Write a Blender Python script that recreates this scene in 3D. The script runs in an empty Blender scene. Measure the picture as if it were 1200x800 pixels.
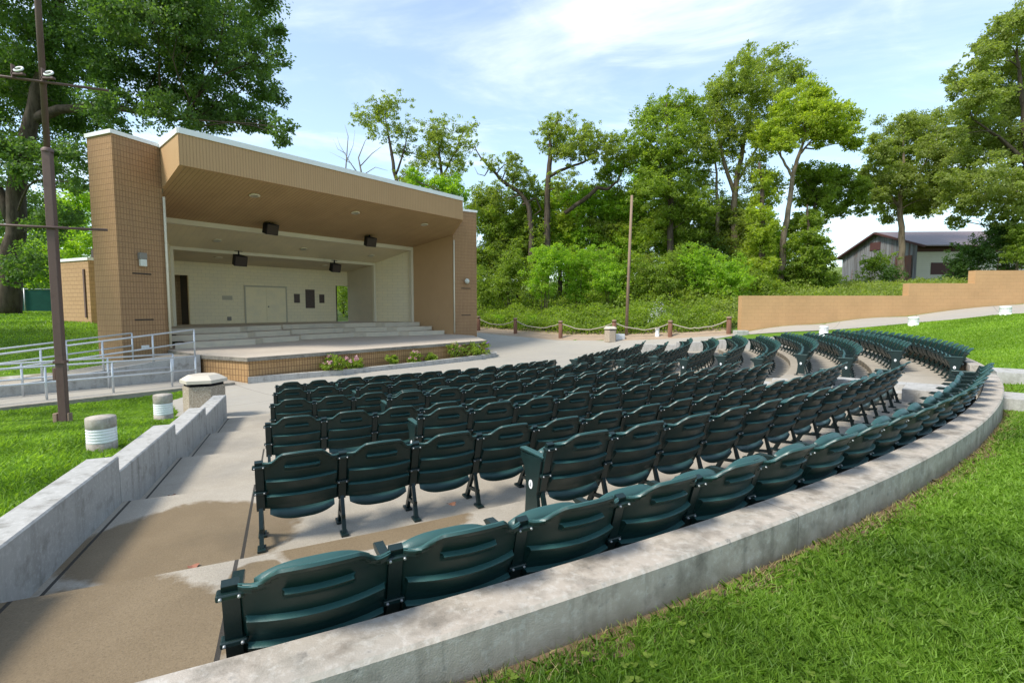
import bpy, bmesh, math, random
import numpy as np
from mathutils import Vector, Matrix
from mathutils.geometry import delaunay_2d_cdt

random.seed(7); rng = np.random.default_rng(11)
S = bpy.context.scene
COL = S.collection
R_ = math.radians

# ------------------------------------------------------------------ camera
F, HZ, ZC = 564.3, 361.7, 1.44
PITCH = math.atan((400 - HZ) / F)
cam = bpy.data.cameras.new("camera"); camo = bpy.data.objects.new("camera", cam); COL.objects.link(camo)
cam.sensor_width = 36; cam.lens = 36 * F / 1200; cam.clip_end = 4000; cam.clip_start = .05
camo.location = (0, 0, ZC); camo.rotation_euler = (math.pi / 2 - PITCH, 0, 0)
S.camera = camo

def at(px, py, Y):
    """world point seen at photo pixel (px,py) standing Y metres ahead"""
    a = (px - 600) / F; b = (400 - py) / F
    dy = math.cos(PITCH) + b * math.sin(PITCH); dz = -math.sin(PITCH) + b * math.cos(PITCH)
    return Vector((a * Y / dy, Y, ZC + dz * Y / dy))

# ------------------------------------------------------------------ materials
def mat(name, col, rough=.8, spec=.3, noise=(), bump=0, bscale=40, metal=0, fn=None, coord='Object'):
    """noise: list of (scale, colour, amount, lo, hi) blotches laid over the base colour"""
    m = bpy.data.materials.new(name); m.use_nodes = True
    nt = m.node_tree; N = nt.nodes; L = nt.links
    b = N['Principled BSDF']
    b.inputs['Roughness'].default_value = rough; b.inputs['Metallic'].default_value = metal
    b.inputs['Specular IOR Level'].default_value = spec
    tc = N.new('ShaderNodeTexCoord'); vec = tc.outputs[coord]
    rgb = N.new('ShaderNodeRGB'); rgb.outputs[0].default_value = (*col, 1); cur = rgb.outputs[0]
    for (sc, c, amt, lo, hi) in noise:
        if isinstance(sc, tuple):
            mp = N.new('ShaderNodeMapping'); mp.inputs['Scale'].default_value = sc; L.new(vec, mp.inputs[0]); v = mp.outputs[0]; s = 1
        else: v = vec; s = sc
        n = N.new('ShaderNodeTexNoise'); n.inputs['Scale'].default_value = s; n.inputs['Detail'].default_value = 6; n.inputs['Roughness'].default_value = .62
        L.new(v, n.inputs['Vector'])
        r = N.new('ShaderNodeMapRange'); r.inputs['From Min'].default_value = lo; r.inputs['From Max'].default_value = hi; r.inputs['To Max'].default_value = amt
        L.new(n.outputs[0], r.inputs[0])
        mx = N.new('ShaderNodeMix'); mx.data_type = 'RGBA'; L.new(r.outputs[0], mx.inputs[0]); L.new(cur, mx.inputs[6]); mx.inputs[7].default_value = (*c, 1)
        cur = mx.outputs[2]
    hgt = None
    if bump:
        n = N.new('ShaderNodeTexNoise'); n.inputs['Scale'].default_value = bscale; n.inputs['Detail'].default_value = 5; L.new(vec, n.inputs['Vector'])
        hgt = n.outputs[0]
    ctx = dict(m=m, N=N, L=L, b=b, vec=vec, cur=cur, hgt=hgt, bump=bump)
    if fn: fn(ctx)
    L.new(ctx['cur'], b.inputs['Base Color'])
    if ctx['hgt'] is not None:
        bp = N.new('ShaderNodeBump'); bp.inputs['Strength'].default_value = ctx['bump'] or .5; bp.inputs['Distance'].default_value = ctx.get('bd', .01)
        L.new(ctx['hgt'], bp.inputs['Height']); L.new(bp.outputs[0], b.inputs['Normal'])
    return m

def math_(ctx, op, a, b=None, clamp=False):
    n = ctx['N'].new('ShaderNodeMath'); n.operation = op; n.use_clamp = clamp
    for i, x in enumerate((a, b)):
        if x is None: continue
        if isinstance(x, (int, float)): n.inputs[i].default_value = x
        else: ctx['L'].new(x, n.inputs[i])
    return n.outputs[0]

def mixc(ctx, f, c):
    mx = ctx['N'].new('ShaderNodeMix'); mx.data_type = 'RGBA'
    if isinstance(f, (int, float)): mx.inputs[0].default_value = f
    else: ctx['L'].new(f, mx.inputs[0])
    ctx['L'].new(ctx['cur'], mx.inputs[6]); mx.inputs[7].default_value = (*c, 1); ctx['cur'] = mx.outputs[2]

def sep(ctx, v=None):
    s = ctx['N'].new('ShaderNodeSeparateXYZ'); ctx['L'].new(v or ctx['vec'], s.inputs[0]); return s.outputs

def joints(w, h, mort, col, off=0., dirs=('xy', 'z'), amt=.8, bd=.012):
    """scored block pattern: horizontal coordinate is x+y of the part, vertical z"""
    def f(ctx):
        x, y, z = sep(ctx)
        hc = math_(ctx, 'ADD', x, y) if dirs[0] == 'xy' else {'x': x, 'y': y}[dirs[0]]
        vc = {'z': z, 'y': y, 'x': x, '0': 0.0}[dirs[1]]
        cb = ctx['N'].new('ShaderNodeCombineXYZ'); ctx['L'].new(hc, cb.inputs[0])
        if dirs[1] != '0': ctx['L'].new(vc, cb.inputs[1])
        else: cb.inputs[1].default_value = h * .5
        br = ctx['N'].new('ShaderNodeTexBrick'); br.offset = off; br.squash = 1
        br.inputs['Scale'].default_value = 1; br.inputs['Mortar Size'].default_value = mort; br.inputs['Mortar Smooth'].default_value = .3
        br.inputs['Brick Width'].default_value = w; br.inputs['Row Height'].default_value = h; br.inputs['Bias'].default_value = 0
        br.inputs['Color1'].default_value = (0, 0, 0, 1); br.inputs['Color2'].default_value = (1, 1, 1, 1); br.inputs['Mortar'].default_value = (.5, .5, .5, 1)
        ctx['L'].new(cb.outputs[0], br.inputs['Vector'])
        # slight block to block variation
        v = math_(ctx, 'MULTIPLY', br.outputs['Color'], .22)
        c0 = ctx['cur']; mixc(ctx, v, tuple(k * 1.6 for k in col))
        mixc(ctx, math_(ctx, 'MULTIPLY', br.outputs['Fac'], amt), col)
        inv = math_(ctx, 'SUBTRACT', 1.0, br.outputs['Fac'])
        ctx['hgt'] = inv if ctx['hgt'] is None else math_(ctx, 'ADD', inv, math_(ctx, 'MULTIPLY', ctx['hgt'], .35))
        ctx['bump'] = .7; ctx['bd'] = bd
    return f

PH0, PH1 = .397, 1.349
CX, CY = -14.12, 29.43          # common centre of the seating arcs
def wet_blobs(ctx):
    """damp patches that dry at their rims, plus radial joints of the terrace paving"""
    x, y, z = sep(ctx)
    n = ctx['N'].new('ShaderNodeTexNoise'); n.inputs['Scale'].default_value = 2.3; n.inputs['Detail'].default_value = 6; n.inputs['Roughness'].default_value = .6; ctx['L'].new(ctx['vec'], n.inputs['Vector'])
    nn = math_(ctx, 'MULTIPLY', math_(ctx, 'SUBTRACT', n.outputs[0], .5), 1.1)
    n2 = ctx['N'].new('ShaderNodeTexNoise'); n2.inputs['Scale'].default_value = 14; n2.inputs['Detail'].default_value = 5; ctx['L'].new(ctx['vec'], n2.inputs['Vector'])
    nn = math_(ctx, 'ADD', nn, math_(ctx, 'MULTIPLY', math_(ctx, 'SUBTRACT', n2.outputs[0], .5), .5))
    tot = None
    for (bx, by, rx, ry, ang) in WET:
        dx = math_(ctx, 'SUBTRACT', x, bx); dy = math_(ctx, 'SUBTRACT', y, by)
        c, s = math.cos(ang), math.sin(ang)
        a = math_(ctx, 'ADD', math_(ctx, 'MULTIPLY', dx, c / rx), math_(ctx, 'MULTIPLY', dy, s / rx))
        b = math_(ctx, 'ADD', math_(ctx, 'MULTIPLY', dx, -s / ry), math_(ctx, 'MULTIPLY', dy, c / ry))
        a3 = math_(ctx, 'POWER', math_(ctx, 'ABSOLUTE', a), 3); b3 = math_(ctx, 'POWER', math_(ctx, 'ABSOLUTE', b), 3)
        d = math_(ctx, 'ADD', math_(ctx, 'ADD', a3, b3), nn)
        mr = ctx['N'].new('ShaderNodeMapRange'); mr.inputs['From Min'].default_value = 1.08; mr.inputs['From Max'].default_value = .8; ctx['L'].new(d, mr.inputs[0])
        tot = mr.outputs[0] if tot is None else math_(ctx, 'MAXIMUM', tot, mr.outputs[0])
    mx = ctx['N'].new('ShaderNodeMix'); mx.data_type = 'RGBA'; mx.blend_type = 'MULTIPLY'
    ctx['L'].new(tot, mx.inputs[0]); ctx['L'].new(ctx['cur'], mx.inputs[6]); mx.inputs[7].default_value = (.55, .465, .35, 1); ctx['cur'] = mx.outputs[2]
    rg = ctx['N'].new('ShaderNodeMapRange'); rg.inputs['To Min'].default_value = .85; rg.inputs['To Max'].default_value = .5; ctx['L'].new(tot, rg.inputs[0])
    ctx['L'].new(rg.outputs[0], ctx['b'].inputs['Roughness'])
    # radial joint
    ax = math_(ctx, 'SUBTRACT', x, CX); ay = math_(ctx, 'SUBTRACT', CY, y)
    ph = math_(ctx, 'ARCTAN2', ax, ay)
    for p in (PH0 + .0001, .4365, .62, .80, 1.1):
        d = math_(ctx, 'ABSOLUTE', math_(ctx, 'SUBTRACT', ph, p))
        j = math_(ctx, 'LESS_THAN', d, .00042)
        mixc(ctx, math_(ctx, 'MULTIPLY', j, .9), (.03, .028, .025))
WET = [(-2.6, 3.75, .78, .72, -.42), (-2.36, 2.2, 1.02, .80, -.42), (-1.62, 2.92, .16, .22, 0.4), (-1.0, 3.56, .72, .25, .47), (-11.0, 14.6, 1.0, .25, .2), (-8.2, 14.1, .8, .22, -.1), (-13.0, 12.0, 1.6, .5, .7)]

def plaza_joints(ctx):
    x, y, z = sep(ctx)
    a = R_(50)
    xu = math_(ctx, 'ADD', math_(ctx, 'MULTIPLY', x, math.cos(a)), math_(ctx, 'MULTIPLY', y, math.sin(a)))
    xv = math_(ctx, 'ADD', math_(ctx, 'MULTIPLY', x, -math.sin(a)), math_(ctx, 'MULTIPLY', y, math.cos(a)))
    for q, per in ((xu, 3.1), (xv, 3.4)):
        f = math_(ctx, 'FRACT', math_(ctx, 'DIVIDE', q, per))
        j = math_(ctx, 'LESS_THAN', f, .006)
        mixc(ctx, math_(ctx, 'MULTIPLY', j, .65), (.09, .085, .075))

CONC = (.365, .318, .252)
M = {}
M['terrace'] = mat('terrace concrete', CONC, .85, .25, [((.9, .9, .9), (.27, .24, .195), .75, .46, .72), (3.0, (.45, .40, .325), .5, .45, .7), (85, (.20, .175, .14), .6, .5, .70), (40, (.48, .43, .36), .4, .55, .70), (.9, (.27, .245, .21), .5, .56, .74)], .25, 90, fn=wet_blobs)
M['plaza'] = mat('plaza concrete', (.37, .335, .28), .85, .25, [(.4, (.32, .295, .26), .6, .42, .7), (4, (.40, .375, .33), .4, .45, .7), (50, (.34, .32, .28), .3, .5, .7)], .2, 70, fn=plaza_joints)
def soil_splash(ctx):
    x, y, z = sep(ctx)
    n = ctx['N'].new('ShaderNodeTexNoise'); n.inputs['Scale'].default_value = 5; n.inputs['Detail'].default_value = 6; ctx['L'].new(ctx['vec'], n.inputs['Vector'])
    hgt = math_(ctx, 'ADD', z, math_(ctx, 'MULTIPLY', math_(ctx, 'SUBTRACT', n.outputs[0], .5), .22))
    r = ctx['N'].new('ShaderNodeMapRange'); r.inputs['From Min'].default_value = .09; r.inputs['From Max'].default_value = -.01; r.inputs['To Max'].default_value = .75; ctx['L'].new(hgt, r.inputs[0])
    mixc(ctx, r.outputs[0], (.17, .145, .105))
    ph = math_(ctx, 'ARCTAN2', math_(ctx, 'SUBTRACT', x, CX), math_(ctx, 'SUBTRACT', CY, y))
    j = math_(ctx, 'LESS_THAN', math_(ctx, 'FRACT', math_(ctx, 'MULTIPLY', ph, 9.3)), .0022)
    mixc(ctx, math_(ctx, 'MULTIPLY', j, .6), (.10, .09, .075))
M['wallcon'] = mat('weathered wall concrete', (.43, .375, .315), .88, .2,
    [((9, 9, .6), (.21, .19, .155), .75, .5, .70), (1.7, (.30, .285, .25), .55, .47, .7), (26, (.60, .57, .52), .4, .5, .66), (4.5, (.19, .165, .135), .8, .51, .66), (13, (.12, .11, .095), .75, .62, .73)], .22, 130, fn=soil_splash)
M['parcon'] = mat('pale parapet concrete', (.41, .395, .365), .88, .2,
    [((8, 8, .6), (.23, .22, .195), .7, .49, .70), (1.5, (.36, .345, .32), .5, .47, .7), (30, (.58, .56, .53), .4, .5, .66), (5, (.20, .185, .16), .65, .54, .70)], .22, 120)
M['concdark'] = mat('stained coping concrete', (.30, .265, .215), .9, .2, [(1.2, (.12, .105, .085), .7, .42, .66), (8, (.4, .36, .3), .5, .5, .7)], .5, 30)
M['stagefloor'] = mat('stage floor concrete', (.48, .41, .33), .8, .3, [(.6, (.36, .3, .24), .5, .42, .7), (5, (.54, .48, .4), .4, .5, .7)], .2, 60)
M['riser'] = mat('stage riser concrete', (.56, .49, .37), .85, .2, [((1, 1, 6), (.36, .33, .28), .5, .48, .7), (2.4, (.40, .36, .3), .5, .5, .7)], .3, 50)
TAN = (.39, .232, .118)
M['tanblock'] = mat('tan scored block', TAN, .8, .25, [(.8, (.31, .18, .095), .5, .4, .7), ((5, 5, .35), (.26, .16, .09), .5, .52, .74), (8, (.40, .25, .14), .4, .45, .7)], .2, 60, fn=joints(.1, .203, .010, (.17, .10, .052), amt=.6))
M['tanwide'] = mat('tan block', (.46, .29, .155), .8, .25, [(.7, (.40, .24, .12), .5, .4, .7)], .2, 60, fn=joints(.41, .203, .009, (.22, .13, .07), .5, amt=.7))
M['tanbrick'] = mat('apron brick', (.45, .27, .12), .8, .25, [(.9, (.32, .19, .09), .55, .42, .7), (5, (.5, .31, .15), .4, .45, .7)], .2, 60, fn=joints(.1, .203, .011, (.14, .08, .04), amt=.8))
M['tanboard'] = mat('tan grooved board', (.47, .288, .145), .7, .3, [(.7, (.41, .245, .12), .5, .4, .7), ((6, 6, .4), (.50, .32, .17), .35, .5, .7)], .1, 60, fn=joints(.105, 90, .012, (.27, .165, .085), dirs=('xy', '0'), amt=.55))
M['tansoffit'] = mat('tan soffit board', (.44, .293, .150), .7, .3, [(.7, (.32, .21, .105), .5, .4, .7)], .1, 60, fn=joints(.15, 90, .010, (.2, .125, .06), dirs=('x', '0'), amt=.75))
M['tanwall'] = mat('tan smooth wall', (.47, .30, .155), .8, .25, [(.6, (.42, .26, .13), .5, .4, .7), (2.2, (.36, .22, .11), .35, .58, .75)], .15, 60)
M['retwall'] = mat('tan stucco wall', (.49, .30, .148), .85, .2, [(.5, (.37, .225, .11), .6, .4, .68), ((1.2, 1.2, .35), (.36, .22, .11), .45, .55, .72), (9, (.46, .29, .15), .4, .5, .7)], .4, 60, fn=joints(.4, .2, .005, (.36, .21, .1), .5, ('x', 'z'), .45, .006))
M['cream'] = mat('cream painted block', (.85, .735, .49), .7, .3, [(.5, (.70, .63, .48), .5, .4, .7)], .15, 50, fn=joints(.405, .203, .006, (.42, .37, .28), .5, amt=.5, bd=.006))
M['creamtrim'] = mat('cream trim', (.70, .63, .48), .6, .3, [(2, (.6, .54, .4), .4, .45, .7)])
M['creamceil'] = mat('cream ceiling', (.74, .63, .42), .7, .3, [(.5, (.52, .46, .35), .5, .4, .7)], fn=joints(.3, 90, .005, (.38, .33, .24), dirs=('x', '0'), amt=.5))
M['ceilshade'] = mat('shaded ceiling paint', (.62, .53, .38), .8, .3, [(.5, (.4, .36, .3), .5, .4, .7)])  # cream darkened in the colour for the shaded inner bay
M['door'] = mat('cream door', (.83, .71, .46), .5, .35, [(1.5, (.6, .55, .42), .4, .45, .7)])
M['doorframe'] = mat('door frame', (.45, .40, .30), .5, .35)
M['white'] = mat('white metal', (.80, .80, .78), .45, .4, [(2, (.66, .66, .63), .4, .45, .7)])
M['brownmetal'] = mat('brown painted steel', (.125, .073, .060), .55, .4, [((3, 3, .5), (.17, .105, .085), .6, .45, .7), (7, (.085, .045, .035), .5, .55, .7)], .2, 40)
M['bronze'] = mat('dark bronze plaque', (.065, .04, .03), .5, .5, [(9, (.12, .08, .06), .5, .45, .7)], .5, 60)
M['galv'] = mat('galvanised steel', (.60, .61, .62), .42, .5, [(5, (.46, .47, .48), .5, .45, .7)], metal=.35)
M['black'] = mat('black speaker plastic', (.005, .005, .008), .6, .2, [(20, (.012, .012, .016), .5, .45, .7)])
M['dark'] = mat('dark paint and room shade', (.06, .045, .035), .8, .2)
M['lampglass'] = mat('frosted lamp glass', (.62, .62, .55), .35, .5)
M['lampmetal'] = mat('lamp housing', (.22, .20, .17), .5, .4)
M['aggregate'] = mat('exposed aggregate', (.40, .33, .25), .9, .2, [(45, (.22, .17, .12), .8, .48, .6), (30, (.60, .53, .44), .7, .52, .64)], .9, 60)
M['lid'] = mat('cream moulded lid', (.55, .49, .40), .5, .35, [(3, (.6, .53, .43), .4, .45, .7)])
M['wood'] = mat('brown timber post', (.15, .072, .045), .85, .2, [((14, 14, 1), (.24, .13, .085), .7, .45, .68)], .5, 50)
M['greywood'] = mat('weathered timber pole', (.27, .19, .135), .85, .2, [((18, 18, .8), (.14, .095, .065), .7, .45, .68)], .5, 50)
M['rope'] = mat('grey rope', (.36, .315, .25), .9, .1)
M['bark'] = mat('bark', (.10, .078, .058), .92, .15, [((6, 6, 1.2), (.045, .034, .025), .8, .44, .62), (2, (.16, .135, .1), .4, .55, .72)], .9, 18)
M['paleb'] = mat('pale bark', (.24, .19, .135), .92, .15, [((6, 6, 1.2), (.12, .09, .06), .8, .44, .62)], .9, 18)
M['deadwood'] = mat('grey dead wood', (.27, .235, .20), .92, .15, [(5, (.17, .15, .13), .6, .45, .65)])
M['barnwood'] = mat('weathered barn boards', (.27, .275, .285), .9, .15, [((7, 7, .25), (.115, .10, .095), .8, .42, .62), ((2.2, 2.2, .3), (.22, .10, .07), .5, .58, .70)], .4, 30, fn=joints(.28, 90, .012, (.04, .035, .03), dirs=('xy', '0'), amt=.85, bd=.02))
M['barnroof'] = mat('brown metal roof', (.20, .15, .145), .45, .45, [(1, (.20, .13, .13), .5, .45, .7)], fn=joints(.6, 90, .02, (.09, .05, .05), dirs=('x', '0'), amt=.7, bd=.03))
M['barncream'] = mat('cream siding', (.62, .58, .46), .6, .3, [(1, (.54, .5, .4), .5, .45, .7)], fn=joints(90, .2, .012, (.38, .35, .27), dirs=('x', 'z'), amt=.7))
M['barntrim'] = mat('dark red trim and eave shadow', (.085, .035, .030), .6, .3, [(2, (.09, .03, .025), .5, .45, .7)])  # trim red, darkened to carry the shadow under the eave
M['windscreen'] = mat('green fence screen', (.012, .075, .055), .7, .2, [(1.5, (.02, .11, .08), .6, .45, .7)])
M['dirt'] = mat('bare brown soil', (.15, .10, .062), .95, .1, [(3, (.22, .155, .10), .6, .45, .7), (22, (.085, .057, .036), .6, .5, .66)], .8, 30)
M['sand'] = mat('pale sandy soil', (.36, .27, .19), .95, .1, [(2, (.26, .19, .125), .6, .45, .7), (22, (.42, .33, .25), .6, .5, .66)], .8, 30)
M['field'] = mat('far mown field', (.15, .20, .05), .95, .1)
M['plate'] = mat('white number plate', (.75, .76, .76), .4, .4)
M['platemark'] = mat('plate mark', (.10, .12, .14), .5, .3)
M['bolt'] = mat('zinc bolt', (.36, .37, .37), .45, .5, metal=.6)
M['leafred'] = mat('fallen red leaf', (.30, .13, .085), .8, .2)

def chair_fn(ctx):
    # dusty film and run marks on the moulded plastic
    oi = ctx['N'].new('ShaderNodeObjectInfo')
    mixc(ctx, math_(ctx, 'MULTIPLY', oi.outputs['Random'], .35), (.004, .022, .020))
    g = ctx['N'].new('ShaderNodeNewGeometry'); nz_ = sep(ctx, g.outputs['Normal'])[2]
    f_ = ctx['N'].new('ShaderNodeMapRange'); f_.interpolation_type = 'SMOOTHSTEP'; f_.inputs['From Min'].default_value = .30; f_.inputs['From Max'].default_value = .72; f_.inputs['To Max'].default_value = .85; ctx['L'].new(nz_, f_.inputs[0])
    mixc(ctx, f_.outputs[0], (.034, .098, .092))      # paler where the surface faces up
    n = ctx['N'].new('ShaderNodeTexNoise'); n.inputs['Scale'].default_value = 7; n.inputs['Detail'].default_value = 6; ctx['L'].new(ctx['vec'], n.inputs['Vector'])
    r = ctx['N'].new('ShaderNodeMapRange'); r.inputs['From Min'].default_value = .35; r.inputs['From Max'].default_value = .7; r.inputs['To Min'].default_value = .30; r.inputs['To Max'].default_value = .52; ctx['L'].new(n.outputs[0], r.inputs[0])
    ctx['L'].new(r.outputs[0], ctx['b'].inputs['Roughness'])
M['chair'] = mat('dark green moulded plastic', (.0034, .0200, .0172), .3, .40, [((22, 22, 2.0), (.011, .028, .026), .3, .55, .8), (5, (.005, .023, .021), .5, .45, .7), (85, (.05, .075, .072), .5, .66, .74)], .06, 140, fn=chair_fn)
M['chairmetal'] = mat('dark green cast iron', (.004, .016, .015), .4, .5, [(9, (.008, .026, .024), .5, .45, .7)], .1, 90, fn=None)

def leafmat(name, c1, c2, trans=.4, tc=None, rough=.5):
    m = bpy.data.materials.new(name); m.use_nodes = True; nt = m.node_tree; N = nt.nodes; L = nt.links
    N.remove(N['Principled BSDF']); out = N['Material Output']
    a = N.new('ShaderNodeAttribute'); a.attribute_name = 'shade'
    mx = N.new('ShaderNodeMix'); mx.data_type = 'RGBA'; L.new(a.outputs['Fac'], mx.inputs[0]); mx.inputs[6].default_value = (*c1, 1); mx.inputs[7].default_value = (*c2, 1)
    d = N.new('ShaderNodeBsdfPrincipled'); d.inputs['Roughness'].default_value = rough; d.inputs['Specular IOR Level'].default_value = .35; L.new(mx.outputs[2], d.inputs['Base Color'])
    t = N.new('ShaderNodeBsdfTranslucent')
    mul = N.new('ShaderNodeMix'); mul.data_type = 'RGBA'; mul.blend_type = 'MULTIPLY'; mul.inputs[0].default_value = 1; L.new(mx.outputs[2], mul.inputs[6]); mul.inputs[7].default_value = (*(tc or (1.9, 1.95, .65)), 1)
    L.new(mul.outputs[2], t.inputs[0])
    s = N.new('ShaderNodeMixShader'); s.inputs[0].default_value = trans; L.new(d.outputs[0], s.inputs[1]); L.new(t.outputs[0], s.inputs[2]); L.new(s.outputs[0], out.inputs[0])
    return m
M['leafdark'] = leafmat('dark maple leaves', (.048, .10, .028), (.135, .225, .058), 0.50)
M['leafmid'] = leafmat('mid green leaves', (.115, .175, .028), (.27, .355, .055), 0.56)
M['leafolive'] = leafmat('olive green leaves', (.135, .180, .038), (.29, .35, .080), 0.56)
M['leafbright'] = leafmat('bright green leaves', (.15, .26, .026), (.33, .47, .055), 0.58)
M['leafyellow'] = leafmat('yellow green leaves', (.17, .23, .024), (.39, .46, .070), 0.58)
M['leafwillow'] = leafmat('pale willow leaves', (.15, .19, .048), (.31, .365, .10), 0.56)
M['flower'] = leafmat('pale pink petals', (.50, .22, .27), (.68, .45, .46), .3, (1, 1, 1))
M['purple'] = leafmat('purple petals', (.16, .09, .26), (.3, .2, .42), .3, (1, 1, 1))
M['latticewhite'] = leafmat('white petals', (.65, .66, .6), (.85, .86, .82), .3, (1, 1, 1))
M['grassblade'] = leafmat('lawn blades', (.085, .165, .018), (.235, .375, .050), .42)
M['grassfar'] = leafmat('sunlit far lawn blades', (.15, .255, .020), (.28, .42, .048), .45)  # paler copy of the lawn blades, sunlight put into the colour
M['grassdry'] = leafmat('dry lawn blades', (.28, .23, .09), (.40, .36, .15), .35, (1, 1, .8))
def lawn_fn(ctx):
    pass
M['lawn'] = mat('mown lawn', (.12, .225, .020), .95, .1, [(.35, (.13, .225, .025), .7, .42, .66), (2.5, (.06, .125, .013), .6, .45, .7), (14, (.15, .25, .035), .5, .5, .68), (70, (.045, .095, .012), .7, .48, .62)], .9, 60)
M['bank'] = mat('weedy bank', (.055, .085, .02), .95, .1, [(.6, (.10, .12, .04), .7, .42, .66), (5, (.03, .05, .013), .7, .45, .65)], .9, 20)

# ------------------------------------------------------------------ object helpers
def label(o, lab, cat, group=None):
    o['label'] = lab; o['category'] = cat
    if group: o['group'] = group
    return o
def thing(name, lab, cat, loc=(0, 0, 0), rotz=0, group=None):
    o = bpy.data.objects.new(name, None); COL.objects.link(o); o.location = loc; o.rotation_euler = (0, 0, rotz); o.empty_display_size = .2
    return label(o, lab, cat, group)
def struct(o): o['kind'] = 'structure'; return o
def stuff(o): o['kind'] = 'stuff'; return o

class MB:
    """collects shapes, links them as one mesh object"""
    def __init__(s): s.v = []; s.f = []; s.m = []; s.sm = []
    def add(s, vs, fs, mi=0, smooth=False, T=None):
        o = len(s.v)
        s.v += [tuple(T @ Vector(v)) for v in vs] if T is not None else [tuple(v) for v in vs]
        for f in fs: s.f.append([i + o for i in f]); s.m.append(mi); s.sm.append(smooth)
        return s
    def box(s, x0, x1, y0, y1, z0, z1, mi=0, T=None, bev=0):
        if bev:
            bm = bmesh.new(); bmesh.ops.create_cube(bm, size=1)
            for v in bm.verts: v.co = Vector(((x0 + x1) / 2 + v.co.x * (x1 - x0), (y0 + y1) / 2 + v.co.y * (y1 - y0), (z0 + z1) / 2 + v.co.z * (z1 - z0)))
            bmesh.ops.bevel(bm, geom=bm.edges[:], offset=bev, segments=2, affect='EDGES', profile=.5)
            bm.verts.index_update(); s.add([v.co[:] for v in bm.verts], [[v.index for v in f.verts] for f in bm.faces], mi, False, T); bm.free(); return s
        v = [(x, y, z) for z in (z0, z1) for y in (y0, y1) for x in (x0, x1)]
        return s.add(v, [(0, 2, 3, 1), (4, 5, 7, 6), (0, 1, 5, 4), (2, 6, 7, 3), (0, 4, 6, 2), (1, 3, 7, 5)], mi, False, T)
    def prism(s, poly, z0, z1, mi=0, T=None, axis='z'):
        """poly in the plane normal to axis, extruded along it; z0/z1 may be lists per vertex"""
        n = len(poly); a = sum(poly[i][0] * poly[(i + 1) % n][1] - poly[(i + 1) % n][0] * poly[i][1] for i in range(n))
        Z0 = list(z0) if isinstance(z0, (list, tuple)) else [z0] * n; Z1 = list(z1) if isinstance(z1, (list, tuple)) else [z1] * n
        if a < 0: poly = list(poly)[::-1]; Z0 = Z0[::-1]; Z1 = Z1[::-1]
        mk = {'z': lambda p, h: (p[0], p[1], h), 'x': lambda p, h: (h, p[0], p[1]), 'y': lambda p, h: (p[0], -h, p[1])}[axis]
        if axis == 'y': Z0, Z1 = [-h for h in Z1], [-h for h in Z0]
        v = [mk(p, Z0[i]) for i, p in enumerate(poly)] + [mk(p, Z1[i]) for i, p in enumerate(poly)]
        f = [list(range(n))[::-1], list(range(n, 2 * n))] + [(i, (i + 1) % n, n + (i + 1) % n, n + i) for i in range(n)]
        return s.add(v, f, mi, False, T)
    def tube(s, pts, rad, n=8, mi=0, cap=True, smooth=True):
        pts = [Vector(p) for p in pts]; rad = rad if isinstance(rad, (list, tuple)) else [rad] * len(pts)
        o = len(s.v); ref = None
        for i, p in enumerate(pts):
            t = (pts[min(i + 1, len(pts) - 1)] - pts[max(i - 1, 0)]).normalized()
            if ref is None: ref = t.orthogonal().normalized()
            ref = (ref - t * ref.dot(t)).normalized(); b = t.cross(ref)
            for k in range(n):
                a = 2 * math.pi * k / n; s.v.append(tuple(p + (ref * math.cos(a) + b * math.sin(a)) * rad[i]))
        for i in range(len(pts) - 1):
            for k in range(n):
                s.f.append([o + i * n + k, o + i * n + (k + 1) % n, o + (i + 1) * n + (k + 1) % n, o + (i + 1) * n + k]); s.m.append(mi); s.sm.append(smooth)
        if cap:
            s.f.append([o + k for k in range(n)][::-1]); s.m.append(mi); s.sm.append(False)
            q = o + (len(pts) - 1) * n; s.f.append([q + k for k in range(n)]); s.m.append(mi); s.sm.append(False)
        return s
    def lathe(s, prof, n=24, mi=0, T=None, smooth=True):
        v = []; f = []
        for (r, z) in prof: v += [(r * math.cos(2 * math.pi * k / n), r * math.sin(2 * math.pi * k / n), z) for k in range(n)]
        for i in range(len(prof) - 1):
            for k in range(n): f.append((i * n + k, i * n + (k + 1) % n, (i + 1) * n + (k + 1) % n, (i + 1) * n + k))
        s.add(v, f, mi, smooth, T)
        return s.add(v[-n:], [tuple(range(n))], mi, False, T)
    def mesh(s, name, mats):
        me = bpy.data.meshes.new(name); me.from_pydata(s.v, [], s.f)
        for m in (mats if isinstance(mats, (list, tuple)) else [mats]): me.materials.append(m)
        me.polygons.foreach_set('material_index', s.m); me.polygons.foreach_set('use_smooth', s.sm); me.update(); return me
    def build(s, name, mats, parent=None, sharp=None):
        me = s.mesh(name, mats)
        if sharp: me.set_sharp_from_angle(angle=R_(sharp))
        o = bpy.data.objects.new(name, me); COL.objects.link(o)
        if parent is not None: o.parent = parent
        return o
def link(name, me, parent=None):
    o = bpy.data.objects.new(name, me); COL.objects.link(o)
    if parent is not None: o.parent = parent
    return o
def pol(Rr, ph, z=0): return Vector((CX + Rr * math.sin(ph), CY - Rr * math.cos(ph), z))
def rect(cx, cy, w, d, a=0):
    c, s = math.cos(a), math.sin(a)
    return [(cx + x * c - y * s, cy + x * s + y * c) for x, y in ((-w / 2, -d / 2), (w / 2, -d / 2), (w / 2, d / 2), (-w / 2, d / 2))]
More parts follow.
